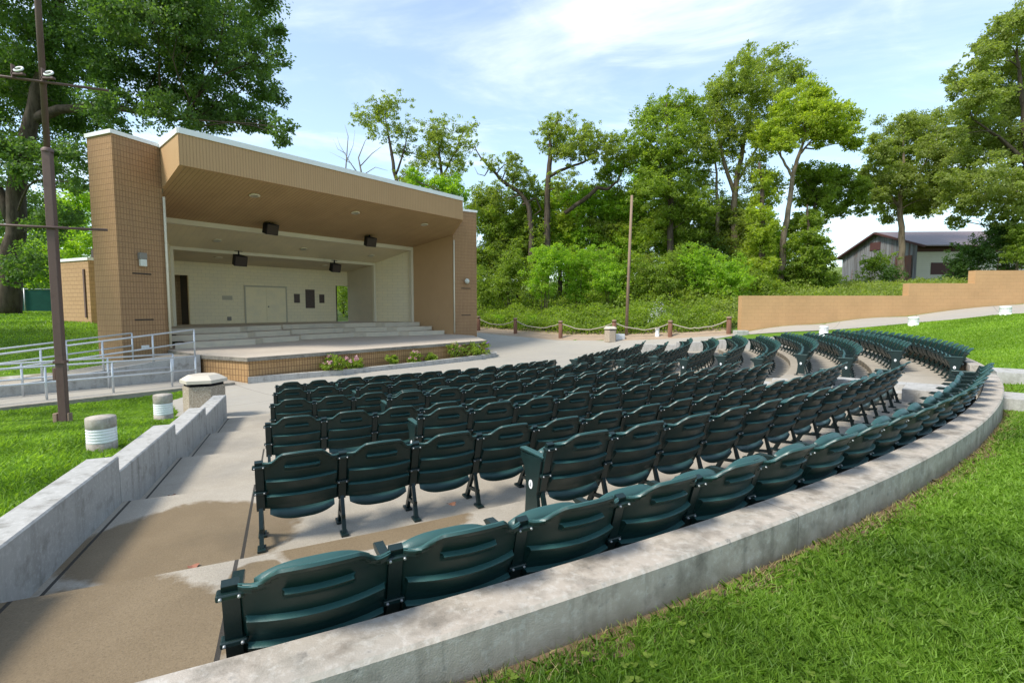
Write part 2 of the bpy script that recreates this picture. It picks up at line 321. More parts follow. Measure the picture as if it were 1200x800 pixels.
ORD = ['first', 'second', 'third', 'fourth', 'fifth', 'sixth', 'seventh', 'eighth', 'ninth', 'tenth', 'eleventh', 'twelfth', 'thirteenth', 'fourteenth', 'fifteenth', 'sixteenth', 'seventeenth', 'eighteenth', 'nineteenth', 'twentieth', 'twenty-first', 'twenty-second', 'twenty-third', 'twenty-fourth', 'twenty-fifth', 'twenty-sixth', 'twenty-seventh', 'twenty-eighth']

# ------------------------------------------------------------------ world, sun
SUN_AZ = Vector((-.82, -.57, 0)).normalized(); SUN_EL = R_(51)
w = bpy.data.worlds.new("World"); S.world = w; w.use_nodes = True
N = w.node_tree.nodes; L = w.node_tree.links; bg = N['Background']
sky = N.new('ShaderNodeTexSky'); sky.sky_type = 'NISHITA'; sky.sun_disc = False; sky.sun_elevation = SUN_EL
sky.sun_rotation = math.atan2(SUN_AZ.x, SUN_AZ.y); sky.air_density = 1.0; sky.dust_density = .6; sky.ozone_density = .7; sky.altitude = 200
tc = N.new('ShaderNodeTexCoord'); sp = N.new('ShaderNodeSeparateXYZ'); L.new(tc.outputs['Generated'], sp.inputs[0])
def wm(op, a, b):
    n = N.new('ShaderNodeMath'); n.operation = op
    for i, x in enumerate((a, b)):
        if isinstance(x, (int, float)): n.inputs[i].default_value = x
        else: L.new(x, n.inputs[i])
    return n.outputs[0]
zz = wm('MAXIMUM', wm('ADD', sp.outputs[2], .06), .03)
cb = N.new('ShaderNodeCombineXYZ'); L.new(wm('DIVIDE', sp.outputs[0], zz), cb.inputs[0]); L.new(wm('DIVIDE', sp.outputs[1], zz), cb.inputs[1])
def cloud(scale, rot, loc, lo, hi, amt, dist=.4, det=9):
    mp = N.new('ShaderNodeMapping'); mp.inputs['Scale'].default_value = scale; mp.inputs['Rotation'].default_value = (0, 0, rot); mp.inputs['Location'].default_value = loc
    L.new(cb.outputs[0], mp.inputs[0])
    n = N.new('ShaderNodeTexNoise'); n.inputs['Scale'].default_value = 1; n.inputs['Detail'].default_value = det; n.inputs['Roughness'].default_value = .6; n.inputs['Distortion'].default_value = dist
    L.new(mp.outputs[0], n.inputs[0])
    r = N.new('ShaderNodeMapRange'); r.interpolation_type = 'SMOOTHSTEP'; r.inputs['From Min'].default_value = lo; r.inputs['From Max'].default_value = hi; r.inputs['To Max'].default_value = amt; L.new(n.outputs[0], r.inputs[0])
    return r.outputs[0]
c1 = cloud((.42, .75, 1), .25, (3.1, 1.2, 0), .50, .76, .62)
c2 = cloud((1.1, 2.0, 1), .35, (1.0, 5.0, 0), .5, .78, .35, .6)
cf = wm('MINIMUM', wm('ADD', wm('ADD', c1, c2), .10), .95)
tn = N.new('ShaderNodeMix'); tn.data_type = 'RGBA'; tn.blend_type = 'MULTIPLY'; tn.inputs[0].default_value = 1; L.new(sky.outputs[0], tn.inputs[6]); tn.inputs[7].default_value = (1.0, 1.01, .94, 1)
hz_ = N.new('ShaderNodeMapRange'); hz_.interpolation_type = 'SMOOTHSTEP'; hz_.inputs['From Max'].default_value = .34; hz_.inputs['To Min'].default_value = .66; L.new(sp.outputs[2], hz_.inputs[0])
lp = N.new('ShaderNodeMix'); lp.data_type = 'RGBA'; L.new(cf, lp.inputs[0]); L.new(tn.outputs[2], lp.inputs[6]); lp.inputs[7].default_value = (5.3, 5.45, 5.6, 1)
fz = N.new('ShaderNodeVectorMath'); fz.operation = 'SCALE'; L.new(lp.outputs[2], fz.inputs[0]); L.new(hz_.outputs[0], fz.inputs['Scale']); L.new(fz.outputs[0], bg.inputs[0]); bg.inputs[1].default_value = .15
sun = bpy.data.lights.new("sun", 'SUN'); suno = bpy.data.objects.new("sun", sun); COL.objects.link(suno)
sun.energy = 2.25; sun.angle = R_(13); sun.color = (1, .95, .85)
d = -(SUN_AZ * math.cos(SUN_EL) + Vector((0, 0, math.sin(SUN_EL)))); suno.rotation_euler = d.to_track_quat('-Z', 'Y').to_euler()
S.view_settings.view_transform = 'Standard'; S.view_settings.look = 'None'; S.view_settings.gamma = 1; S.view_settings.exposure = 1.1
S.cycles.max_bounces = 12; S.cycles.diffuse_bounces = 7; S.cycles.transmission_bounces = 6; S.cycles.transparent_max_bounces = 8

# ------------------------------------------------------------------ terrain height
CP = np.array([
 (1.5,1,0),(3,3,-.02),(6,6,-.06),(4,0,0),(-1,-2,0),(-1,.5,0),(8,4,.05),(9.6,7.6,-.12),(8.75,7.7,-.26),(10.3,9.5,.12),(12,11,.35),(12.2,12.4,.15),(15.2,18,.22),(16.5,23,.25),(17.5,21,.73),(20.4,20,1.19),(14.9,23.6,.3),
 (23,27.8,.86),(29.8,27.8,1.6),(13.5,28,0),(18,27.8,.42),(40,27,2.6),(30,15,2.3),(20,8,1.2),(20,-2,.6),(25.5,24,1.1),(10,-10,0),(-10,-12,0.2),
 (-4.74,5.48,-.2),(-6.04,8.24,-.5),(-8,8.5,-.6),(-3.5,2.8,0),(-5,2,.02),(-8,4,-.15),(-12,6,-.5),(-10.2,12.7,-1.2),(-12.6,11,-1.1),(-16,9,-.9),(-7,9.5,-.75),(-8.4,12,-1.08),(-20,6,-.5),
 (-15.6,15.9,-.5),(-17,19,-.2),(-19,16,-.3),(-21,24,.76),(-24.5,25.6,.8),(-30,26,1.0),(-33,31,1.2),(-26,18,.2),(-45,30,1.2),
 (-7,11,-1.06),(-5.84,10.89,-1.07),(-3.51,12.12,-1.07),(-1.04,13.90,-1.07),(1.13,16.03,-1.07),(2.96,18.46,-1.07),(4.41,21.14,-1.07),(5.44,24.00,-1.07),(-9,16,-1.08),(-5,17,-1.06),(-1.5,25,-1.06),(0,20,-1.05),(3,24,-1.0),(-5,13,-1.05),(2,19,-1.05),
 (12.8,28.2,-.05),(9.73,29.5,-.31),(6.5,30.5,-.44),(3.23,32,-.51),(.25,35,-.38),(-2.63,38,-.3),(10.5,25.4,-.3),(8.3,26,-.7),(-5,42,-.2),(-9,46,.2),
 (0,42,.9),(8,36,1.0),(-3,47,1.0),(16,31,1.2),(22,31,1.75),(30,31,2.4),(28,40,2.7),(40,45,3.4),(46,52,4.0),(38,58,4.6),(52,54,4.2),(62,58,5.4),(43,92,9.0),(60,100,10.2),(30,90,8),
 (0,70,4),(-40,70,3),(80,40,4.6),(0,130,7),(100,130,10),(-100,100,4),(-100,0,0),(-60,-60,0),(60,-60,1),(120,20,4),(40,160,9),(-60,160,6),(140,90,8)], float)
def _k(r): return r
_D = np.hypot(CP[:, None, 0] - CP[None, :, 0], CP[:, None, 1] - CP[None, :, 1])
_A = np.zeros((len(CP) + 1,) * 2); _A[:-1, :-1] = _k(_D) - np.eye(len(CP)) * .08; _A[-1, :-1] = 1; _A[:-1, -1] = 1
_W = np.linalg.solve(_A, np.r_[CP[:, 2], 0])
def TZ(x, y):
    x = np.atleast_1d(np.asarray(x, float)); y = np.atleast_1d(np.asarray(y, float)); out = np.empty(len(x))
    for i in range(0, len(x), 20000):
        d = np.hypot(x[i:i + 20000, None] - CP[None, :, 0], y[i:i + 20000, None] - CP[None, :, 1]); out[i:i + 20000] = _k(d) @ _W[:-1] + _W[-1]
    return out
def tz(x, y): return float(TZ(x, y)[0])
def inside(P, poly):
    P = np.asarray(P); q = np.asarray(poly); r = np.zeros(len(P), bool); j = len(q) - 1
    for i in range(len(q)):
        xi, yi = q[i]; xj, yj = q[j]
        c = ((yi > P[:, 1]) != (yj > P[:, 1])) & (P[:, 0] < (xj - xi) * (P[:, 1] - yi) / (yj - yi + 1e-12) + xi)
        r ^= c; j = i
    return r
def dens(poly, step):
    out = []
    for i in range(len(poly)):
        a = Vector(poly[i]); b = Vector(poly[(i + 1) % len(poly)]); n = max(1, int((b - a).length / step))
        out += [tuple(a + (b - a) * k / n) for k in range(n)]
    return out
def sheet(name, poly, step, m, dz, holes=()):
    """ground sheet over a plan polygon following the terrain"""
    bnd = dens(poly, step); pts = [Vector(p) for p in bnd]; edges = [(i, (i + 1) % len(bnd)) for i in range(len(bnd))]
    for h in holes:
        hb = dens(h, step); o = len(pts); pts += [Vector(p) for p in hb]; edges += [(o + i, o + (i + 1) % len(hb)) for i in range(len(hb))]
    x0, y0 = np.min(poly, 0); x1, y1 = np.max(poly, 0)
    gx, gy = np.meshgrid(np.arange(x0, x1, step), np.arange(y0, y1, step)); g = np.c_[gx.ravel(), gy.ravel()]; g[:, 0] += .37 * step * (np.arange(len(g)) % 2)
    g = g[inside(g, poly)]
    for h in holes: g = g[~inside(g, h)]
    pts += [Vector(p) for p in g]
    v, e, f, *_ = delaunay_2d_cdt(pts, edges, [], 1, 1e-4)
    V = np.array([(p.x, p.y) for p in v]); c = np.array([V[list(t)].mean(0) for t in f])
    ok = np.ones(len(f), bool)
    for h in holes: ok &= ~inside(c, h)
    b = MB(); b.add(np.c_[V, TZ(V[:, 0], V[:, 1]) + dz].tolist(), [list(t) for t, k in zip(f, ok) if k], 0, True)
    return b.build(name, m)

PH0, PH1 = .397, 1.349
bowl = [tuple(pol(30.85, PH0 - .006 + (PH1 - PH0 + .012) * i / 60)[:2]) for i in range(61)] + [tuple(pol(20.95, PH1 + .006 - (PH1 - PH0 + .012) * i / 50)[:2]) for i in range(51)]
def BL(X, Y, z=0):      # band shell plan coordinates (X along its front, Y into it) -> world
    u = X + 13.5; v = -22.6 - Y; a = R_(40)
    return Vector((u * math.sin(a) + v * math.cos(a), u * math.cos(a) - v * math.sin(a), z))
plaza_poly = [tuple(pol(21.0, PH0 - .012 + (PH1 - PH0 + .012) * i / 40)[:2]) for i in range(41)] + \
    [(8.2, 25.1), (12.9, 27.5), (9.7, 28.8), (6.4, 29.7), (2.9, 31.2), (-.3, 34.2), (-3.4, 37.5), (-7, 42), tuple(BL(9, 6)[:2]), tuple(BL(6, 2)[:2]), tuple(BL(-5, 2)[:2]), tuple(BL(-7.4, -3.2)[:2]), tuple(BL(-7.6, -5.2)[:2]), (-9.6, 13.2), (-8.0, 11.4), (-6.9, 9.6)]
# one sheet to the horizon, the paved bowl cut out of it
big = [(-1500, -600), (1500, -600), (1500, 1900), (-1500, 1900)]
near = [(-60, -12), (70, -12), (70, 70), (-60, 70)]
walkhole = [tuple(BL(x, y)[:2]) for x, y in ((-18.9, -5.36), (-7.35, -5.4), (-7.5, -3.3), (-7.7, -1.2), (-17, -1.2), (-18.9, -3))]
lawn = sheet('lawn', near, .9, M['lawn'], 0, [bowl, walkhole]); struct(lawn)
lawn.data.materials.append(M['bank']); lawn.data.materials.append(M['sand'])
bankpoly = [(-12, 46), (-5.2, 41.5), (-2.2, 38.4), (.7, 35.4), (3.6, 32.6), (6.8, 31.2), (9.9, 30.2), (13.2, 29.0), (69, 29), (69, 69.5), (-59, 69.5), (-59, 34), (-28, 34)]
dirtpoly = [(-7.2, 42.2), (-3.2, 37.2), (-.2, 34.0), (2.9, 31.0), (6.4, 29.5), (9.7, 28.6), (12.9, 27.4), (13.4, 30.2), (9.9, 31.4), (6.9, 32.4), (3.9, 33.9), (1.2, 36.5), (-1.8, 39.6), (-5, 43)]
cc = np.array([p.center[:2] for p in lawn.data.polygons]); ib = inside(cc, bankpoly); idt = inside(cc, dirtpoly)
for p, a, b in zip(lawn.data.polygons, ib, idt): p.material_index = 2 if b else (1 if a else 0)
b = MB(); rs = []
def ring(poly): return [(x, y, tz(x, y) - .02) for x, y in poly]
o = ring(dens(near, 6)); n_ = len(o); lv = [o]
for k, sc in ((1, 1.6), (2, 2.6), (3, 6), (4, 24)):
    lv.append([((x - 5) * sc + 5, (y - 29) * sc + 29, (tz((x - 5) * sc + 5, (y - 29) * sc + 29) if k < 2 else (9 if k < 4 else 6))) for x, y, z in o])
vs = [p for q in lv for p in q]
b.add(vs, [(k * n_ + i, (k + 1) * n_ + i, (k + 1) * n_ + (i + 1) % n_, k * n_ + (i + 1) % n_) for k in range(4) for i in range(n_)], 0, True)
struct(b.build('field', M['field']))
struct(sheet('plaza', plaza_poly, .8, M['plaza'], .022))
# sidewalk climbing along the tan wall
sw = [(13.2, 27.2), (16, 25.6), (20, 24.6), (26, 23.6), (40, 22.5), (40, 28.1), (13.4, 28.1)]
struct(sheet('sidewalk', sw, .8, M['plaza'], .03))

# ------------------------------------------------------------------ seating terrace
RE = [29.0 - 2.0 * t for t in range(5)]
def zf(t): return -.245 - .155 * t
def arcstrip(b, r0, r1, z0, z1, p0, p1, mi=0, n=60):
    """solid ring segment between radii r0<r1"""
    v = []; f = []
    for i in range(n + 1):
        p = p0 + (p1 - p0) * i / n
        for (r, z) in ((r0, z0), (r0, z1), (r1, z1), (r1, z0)): v.append(pol(r, p, z)[:])
    for i in range(n):
        for k in range(4): f.append((4 * i + k, 4 * i + (k + 1) % 4, 4 * i + 4 + (k + 1) % 4, 4 * i + 4 + k))
    f += [(3, 2, 1, 0), (4 * n, 4 * n + 1, 4 * n + 2, 4 * n + 3)]
    b.add(v, f, mi)
b = MB(); n = 100
prof = [(31.0, zf(0))]
for t in range(5): prof += [(RE[t] + .012, zf(t)), (RE[t], zf(t) - .012), (RE[t], zf(t + 1))]
prof += [(20.0, zf(5) - .012)]
v = []
for i in range(n + 1):
    p = PH0 - .004 + (PH1 - PH0 + .008) * i / n
    v += [pol(r, p, z)[:] for r, z in prof]
k = len(prof)
b.add(v, [(i * k + j, i * k + j + 1, (i + 1) * k + j + 1, (i + 1) * k + j) for i in range(n) for j in range(k - 1)])
struct(b.build('seating_terrace', M['terrace']))
# half steps in the middle aisle
b = MB()
for t in range(5): arcstrip(b, RE[t] - .36, RE[t] - .003, zf(t + 1) - .05, zf(t + 1) + .078, .842, .893, n=4)
struct(b.build('steps', M['parcon']))
b = MB()
for t in range(5): arcstrip(b, RE[t] - .1, RE[t] + .25, zf(t + 1) - .05, zf(t) + .006, .8935, .9, n=2)
struct(b.build('steps', M['parcon']))
b = MB()
for i_, (pa, zz_) in enumerate(((.795, -.275), (.809, -.15), (.823, -.03))): arcstrip(b, 28.5, 29.66, -.45, zz_, pa, .838, n=3)
struct(b.build('steps', M['parcon']))
b = MB(); arcstrip(b, 29.664, 30.35, -.4, -.026, .80, .838, n=3)
label(b.build('concrete_pedestal', M['parcon']), 'pale concrete pedestal beside the steps at the middle aisle', 'pedestal')
# ring wall: two arcs with an opening at the middle aisle
def ringwall(p0, p1, lab, n):
    b = MB(); v = []; f = []; pr = [(30.715, -.7), (30.715, .185), (30.73, .2), (30.945, .2), (30.96, .185), (30.96, -.7)]; k = len(pr)
    for i in range(n + 1):
        p = p0 + (p1 - p0) * i / n
        v += [pol(r, p, z)[:] for r, z in pr]
    for i in range(n):
        for j in range(k - 1): f.append((i * k + j, i * k + j + 1, (i + 1) * k + j + 1, (i + 1) * k + j))
    f += [tuple(range(k))[::-1], tuple(range(n * k, n * k + k))]
    b.add(v, f)
    return label(b.build('curved_wall', M['wallcon']), lab, 'wall')
ringwall(.40, .858, 'low weathered concrete wall curving behind the back row in the foreground', 70)
ringwall(.912, 1.352, 'low curved concrete wall behind the far right seats beyond the opening', 50)
# steps from the opening up to the lawn
t_ = thing('entry_steps', 'concrete entry steps rising to the lawn at the wall opening', 'steps')
b = MB(); arcstrip(b, 30.97, 31.5, -.6, -.09, .862, .908, n=3); b.build('step', M['parcon'], t_)
b = MB(); arcstrip(b, 31.5, 32.1, -.6, .06, .862, .908, n=3); b.build('step', M['parcon'], t_)
b = MB(); arcstrip(b, 30.97, 35.0, -.9, -.03, .80, .83, n=3); b.build('cheek_wall', M['parcon'], t_)
b = MB(); arcstrip(b, 30.99, 35.5, -.7, .20, .868, .9, n=3); b.build('cheek_wall', M['parcon'], t_)
# stepped parapets at both side aisles
def parapet(side, lab):
    t = thing('parapet_wall', lab, 'wall')
    for (r1, r0, z) in ((31.2, 29.1, .20), (29.09, 27.06, .055), (27.05, 25.03, -.09), (25.02, 23.05, -.24), (23.04, 20.9, -.385)):
        v = []; f = []
        for r in (r0, r1):
            for q in (0, 1):
                p = ((PH0 - .002) if side < 0 else (PH1 + .002)); e = pol(r, p); tdir = Vector((math.cos(p), math.sin(p), 0)) * side
                c = .012
                if q == 0: v += [(*(e)[:2], -1.35), (*(e)[:2], z - c), (*(e + tdir * c)[:2], z)]
                else: v += [(*(e + tdir * (.25 - c))[:2], z), (*(e + tdir * .25)[:2], z - c), (*(e + tdir * .25)[:2], -1.35)]
        f = [(i, i + 1, i + 7, i + 6) for i in range(5)] + [tuple(range(6))[::-1], tuple(range(6, 12))]
        MB().add(v, f).build('wall_block', M['parcon'], t)
parapet(-1, 'stepped pale concrete parapet between the left aisle and the lawn')
parapet(1, 'stepped pale concrete parapet at the far right end of the seat rows')

# ------------------------------------------------------------------ stadium seats
SP = .6
def back_mesh():
    hw = .274; nx, nz = 26, 46; zb = .285
    def top(x):
        a = abs(x) / hw
        if a < .46: return .782 - .010 * (a / .46) ** 2
        if a > .84: return .690
        t = (a - .46) / .38; t = t * t * (3 - 2 * t); return .772 + (.690 - .772) * t
    def bot(x): return zb - .012 * (1 - (x / hw) ** 2)
    ribs = [(.405, .93), (.535, .93), (.655, .46)]
    def yc(x, z):          # centre surface: reclined, bowed to the rear
        return (.70 - z) * .30 - .074 * (1 - (x / hw) ** 2) * (.55 + .45 * min(1, max(0, (z - .29) / .33))) - 1.9 * max(0, z - .62) ** 2
    zl = set(np.linspace(0, 1, nz)); v = []; b = MB()
    zs = list(np.linspace(.285, .784, nz))
    for r, _ in ribs: zs += [r - .020, r - .014, r - .008, r - .004, r - .001, r + .002, r + .0045, r + .0065]
    zs = sorted(zs); nz = len(zs)
    xs = list(np.linspace(-hw, hw, nx)); 
    for r, wd in ribs: xs += [-wd * hw - .004, -wd * hw + .004, wd * hw - .004, wd * hw + .004]
    xs = sorted(set(round(q, 4) for q in xs)); nx = len(xs)
    def ledge(x, z):
        e = 0
        for r, wd in ribs:
            if abs(x) <= wd * hw:
                if z <= r + .006:
                    d = r - z; top_ = min(1, max(0, (r + .007 - z) / .013)); top_ = math.sin(top_ * math.pi / 2)
                    e = max(e, .031 * top_ * (1 if d < .010 else max(0, 1 - (d - .010) / (.085 if wd > .5 else .03))))
        return e
    th = .020; grid = {}
    for side in (0, 1):
        for i, x in enumerate(xs):
            for j, zz_ in enumerate(zs):
                t = (zz_ - .285) / (.76 - .285); tp, bt = top(x), bot(x)
                z = zz_ if zz_ <= .672 else .672 + (zz_ - .672) / (.784 - .672) * (tp - .672)
                if j == 0: z = bt
                edge = min(tp - z, z - bt, (hw - abs(x)))
                rr = .5 * th * min(1, math.sqrt(max(0, min(edge, .01)) / .01) * .75 + .25)
                y = yc(x, z)
                y = y - rr - ledge(x, z) * (1 if edge > .012 else edge / .012) if side == 0 else y + rr
                # thicker rolled rim on top
                if side == 0 and tp - z < .034 and z > .6: y -= .017 * math.sin(math.pi * min(1, max(0, (tp - z) / .034)) * .5 + (.0 if tp - z > .017 else .6)) if tp - z > .004 else .006
                grid[side, i, j] = len(v); v.append((x, y, z))
    f = []
    for i in range(nx - 1):
        for j in range(nz - 1):
            f.append((grid[0, i, j], grid[0, i + 1, j], grid[0, i + 1, j + 1], grid[0, i, j + 1]))
            f.append((grid[1, i, j], grid[1, i, j + 1], grid[1, i + 1, j + 1], grid[1, i + 1, j]))
    for i in range(nx - 1):
        f.append((grid[0, i, nz - 1], grid[0, i + 1, nz - 1], grid[1, i + 1, nz - 1], grid[1, i, nz - 1]))
        f.append((grid[0, i + 1, 0], grid[0, i, 0], grid[1, i, 0], grid[1, i + 1, 0]))
    for j in range(nz - 1):
        f.append((grid[0, 0, j], grid[0, 0, j + 1], grid[1, 0, j + 1], grid[1, 0, j]))
        f.append((grid[0, nx - 1, j + 1], grid[0, nx - 1, j], grid[1, nx - 1, j], grid[1, nx - 1, j + 1]))
    b.add(v, f, 0, True)
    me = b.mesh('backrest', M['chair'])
    bm = bmesh.new(); bm.from_mesh(me); bmesh.ops.remove_doubles(bm, verts=bm.verts, dist=.0004); bm.to_mesh(me); bm.free()
    me.set_sharp_from_angle(angle=R_(32)); return me
def seat_mesh():
    """tip-up seat, folded: a shallow tray standing in front of the back"""
    hw = .238; nx, nz = 16, 14; v = []; f = []; g = {}
    for side in (0, 1):
        for i in range(nx + 1):
            x = -hw + 2 * hw * i / nx; a = x / hw
            for j in range(nz + 1):
                t = j / nz
                zb = .185 + .055 * abs(a) ** 3; zt = .60 - .05 * abs(a) ** 3
                z = zb + (zt - zb) * t
                y0 = .135 + .145 * t ** 1.2 + .05 * math.sin(math.pi * min(t * 1.2, 1)) * .4
                e = min(t, 1 - t, (1 - abs(a)) * .6); rr = .024 * min(1, math.sqrt(max(e, 0) / .09) * .85 + .15)
                cu = .02 * (1 - a * a); y0 -= .035 * max(0, 1 - t / .30) ** 1.2
                g[side, i, j] = len(v); v.append((x, y0 - cu - rr if side == 0 else y0 + rr - cu * .5, z))
    for i in range(nx):
        for j in range(nz):
            f.append((g[0, i, j], g[0, i + 1, j], g[0, i + 1, j + 1], g[0, i, j + 1])); f.append((g[1, i, j], g[1, i, j + 1], g[1, i + 1, j + 1], g[1, i + 1, j]))
    for i in range(nx):
        f.append((g[0, i, nz], g[0, i + 1, nz], g[1, i + 1, nz], g[1, i, nz])); f.append((g[0, i + 1, 0], g[0, i, 0], g[1, i, 0], g[1, i + 1, 0]))
    for j in range(nz):
        f.append((g[0, 0, j], g[0, 0, j + 1], g[1, 0, j + 1], g[1, 0, j])); f.append((g[0, nx, j + 1], g[0, nx, j], g[1, nx, j], g[1, nx, j + 1]))
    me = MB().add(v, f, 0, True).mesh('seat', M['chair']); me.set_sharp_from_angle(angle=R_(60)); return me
def standard_mesh(end=0):
    b = MB(); hx = .019
    post = [(-.010, .688), (.020, .700), (.155, .30), (.12, .27), (.10, .29)]
    b.prism(post, -.029, .029, 0, axis='x')
    b.prism([(.10, .31), (.13, .33), (.045, .02), (.0, .02)], -hx * .8, hx * .8, 0, axis='x')
    b.prism([(.12, .30), (.16, .31), (.31, .02), (.265, .02)], -hx * .8, hx * .8, 0, axis='x')
    b.prism([(.03, .13), (.03, .16), (.25, .13), (.26, .10)], -hx * .7, hx * .7, 0, axis='x')
    b.box(-.03, .03, -.03, .075, 0, .022, 0, bev=.005); b.box(-.03, .03, .235, .345, 0, .022, 0, bev=.005)
    b.box(-.046, .046, -.026, .03, .640, .664, 0, bev=.006); b.box(-.046, .046, .043, .10, .42, .445, 0, bev=.006)
    b.lathe([(.021, -.03), (.021, .03)], 12, 0, Matrix.Translation((0, .16, .34)) @ Matrix.Rotation(math.pi / 2, 4, 'Y'))
    b.prism([(.045, .535), (.055, .565), (.37, .555), (.40, .535), (.36, .52)], -.022, .022, 0, axis='x')      # arm
    b.prism([(.06, .53), (.25, .53), (.17, .34), (.12, .34)], -.012, .012, 0, axis='x')
    for sx in (-.030, .030):
        for (y, z) in ((-.029, .652), (.040, .433)): b.lathe([(.0062, -.004), (.0062, .004), (.003, .006)], 8, 1, Matrix.Translation((sx, y, z)) @ Matrix.Rotation(math.pi / 2, 4, 'X'))
    me = b.mesh('standard', [M['chairmetal'], M['bolt']]); return me
def endpanel_mesh():
    b = MB()
    p = [(.05, .55), (.07, .57), (.33, .545), (.35, .52), (.29, .46), (.26, .30), (.28, .06), (.08, .05), (.11, .28)]
    b.prism(p, -.014, .014, 0, axis='x')
    me = b.mesh('end_panel', M['chairmetal']); return me
def plate_mesh(sx):
    b = MB(); T = Matrix.Translation((sx * .016, .19, .335)) @ Matrix.Rotation(math.pi / 2 * sx, 4, 'Y') @ Matrix.Diagonal((1.35, 1, 1, 1))
    b.lathe([(.026, -.002), (.026, .002)], 20, 0, T); 
    b.lathe([(.008, .002), (.008, .0035)], 10, 1, T @ Matrix.Translation((-.006, .002, 0))); b.box(-.004, .012, -.004, .004, .002, .0038, 1, T)
    return b.mesh('number_plate', [M['plate'], M['platemark']])
def pad_mesh():
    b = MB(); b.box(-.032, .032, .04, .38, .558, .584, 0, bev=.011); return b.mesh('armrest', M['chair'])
ME = dict(back=back_mesh(), seat=seat_mesh(), std=standard_mesh(), end=endpanel_mesh(), pl=plate_mesh(-1), pr=plate_mesh(1), pad=pad_mesh())

def RK(k): return 30.70 - 1.038 * k - (.02 if k == 0 else .0)
def zk(k): return -.245 - .155 * (k // 2)
rows = []            # (k, block, phi0, n)
off = {1: .066, 3: .055, 5: .062, 7: .06, 9: .06}
endL = {0: .812, 1: .785, 2: .82, 3: .785, 4: .822, 5: .785, 6: .835, 7: .80, 8: .818, 9: .815, 10: .842}
begR = {0: .925, 1: .965, 2: .925, 3: .94, 4: .93, 5: .94, 6: .93, 7: .94, 8: .93, 9: .95, 10: .955}
for k in range(11):
    a0 = .441 + off.get(k, 0); nn_ = int(round((endL[k] - a0) * RK(k) / SP)); rows.append((k, 0, a0, nn_))
    e1 = 1.315 if k < 7 else (1.29 if k < 10 else 1.22)
    nn_ = int(round((e1 - begR[k]) * RK(k) / SP)); rows.append((k, 1, begR[k], nn_))
slots = []
for (k, blk, a0, nn_) in rows:
    for i in range(nn_): slots.append((k, blk, i, nn_, a0 + (i + .5) * SP / RK(k)))
def dist(s): p = pol(RK(s[0]), s[4]); return p.length
slots.sort(key=dist)
LIM = 300
ROWN = ['back row', 'second row from back', 'third row from back', 'fourth row from back', 'fifth row from back', 'sixth row from back', 'seventh row from back', 'fourth row from front', 'third row from front', 'second row from front', 'front row']
def seat_parts(k, i, nn_, plain=False):
    L_ = [('backrest', ME['back'], 0, None), ('seat', ME['seat'], 0, None), ('standard', ME['std'], -SP / 2, None)]
    if i == 0 and not plain: L_ += [('end_panel', ME['end'], -SP / 2 - .036, ME['pl'])]; L_ += [('armrest', ME['pad'], -SP / 2 - .01, None)]
    if i == nn_ - 1: L_ += [('standard', ME['std'], SP / 2, None), ('end_panel', ME['end'], SP / 2 + .036, ME['pr']), ('armrest', ME['pad'], SP / 2 + .01, None)]
    return L_
rest = MB(); nrest = 0
for idx, (k, blk, i, nn_, ph) in enumerate(slots):
    p = pol(RK(k), ph, zk(k))
    if idx < LIM:
        lab = "dark green stadium seat, %s from left end, %s, %s block" % (ORD[i], ROWN[k], ('left', 'right')[blk])
        o = thing('stadium_seat', lab, 'seat', p, ph, 'folding stadium seats in curved rows')
        o.rotation_euler = (0, 0, ph + random.gauss(0, .006))
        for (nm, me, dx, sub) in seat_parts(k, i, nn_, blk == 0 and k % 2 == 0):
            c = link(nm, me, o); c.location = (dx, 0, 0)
            if nm in ('backrest', 'seat'): c.rotation_euler = (random.gauss(0, .006 if nm == 'backrest' else .02), random.gauss(0, .003), 0)
            if sub: link('number_plate', sub, c)
    else:
        nrest += 1; T = Matrix.Translation(p) @ Matrix.Rotation(ph, 4, 'Z')
        for (nm, me, dx, sub) in seat_parts(k, i, nn_, blk == 0 and k % 2 == 0):
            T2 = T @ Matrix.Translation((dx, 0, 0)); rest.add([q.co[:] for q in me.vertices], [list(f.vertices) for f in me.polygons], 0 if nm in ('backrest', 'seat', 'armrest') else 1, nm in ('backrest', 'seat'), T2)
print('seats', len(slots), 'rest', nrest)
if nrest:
    ro = rest.build('stadium_seats', [M['chair'], M['chairmetal']]); stuff(ro); label(ro, 'remaining dark green stadium seats at the far ends of the front right rows', 'seats', 'folding stadium seats in curved rows')
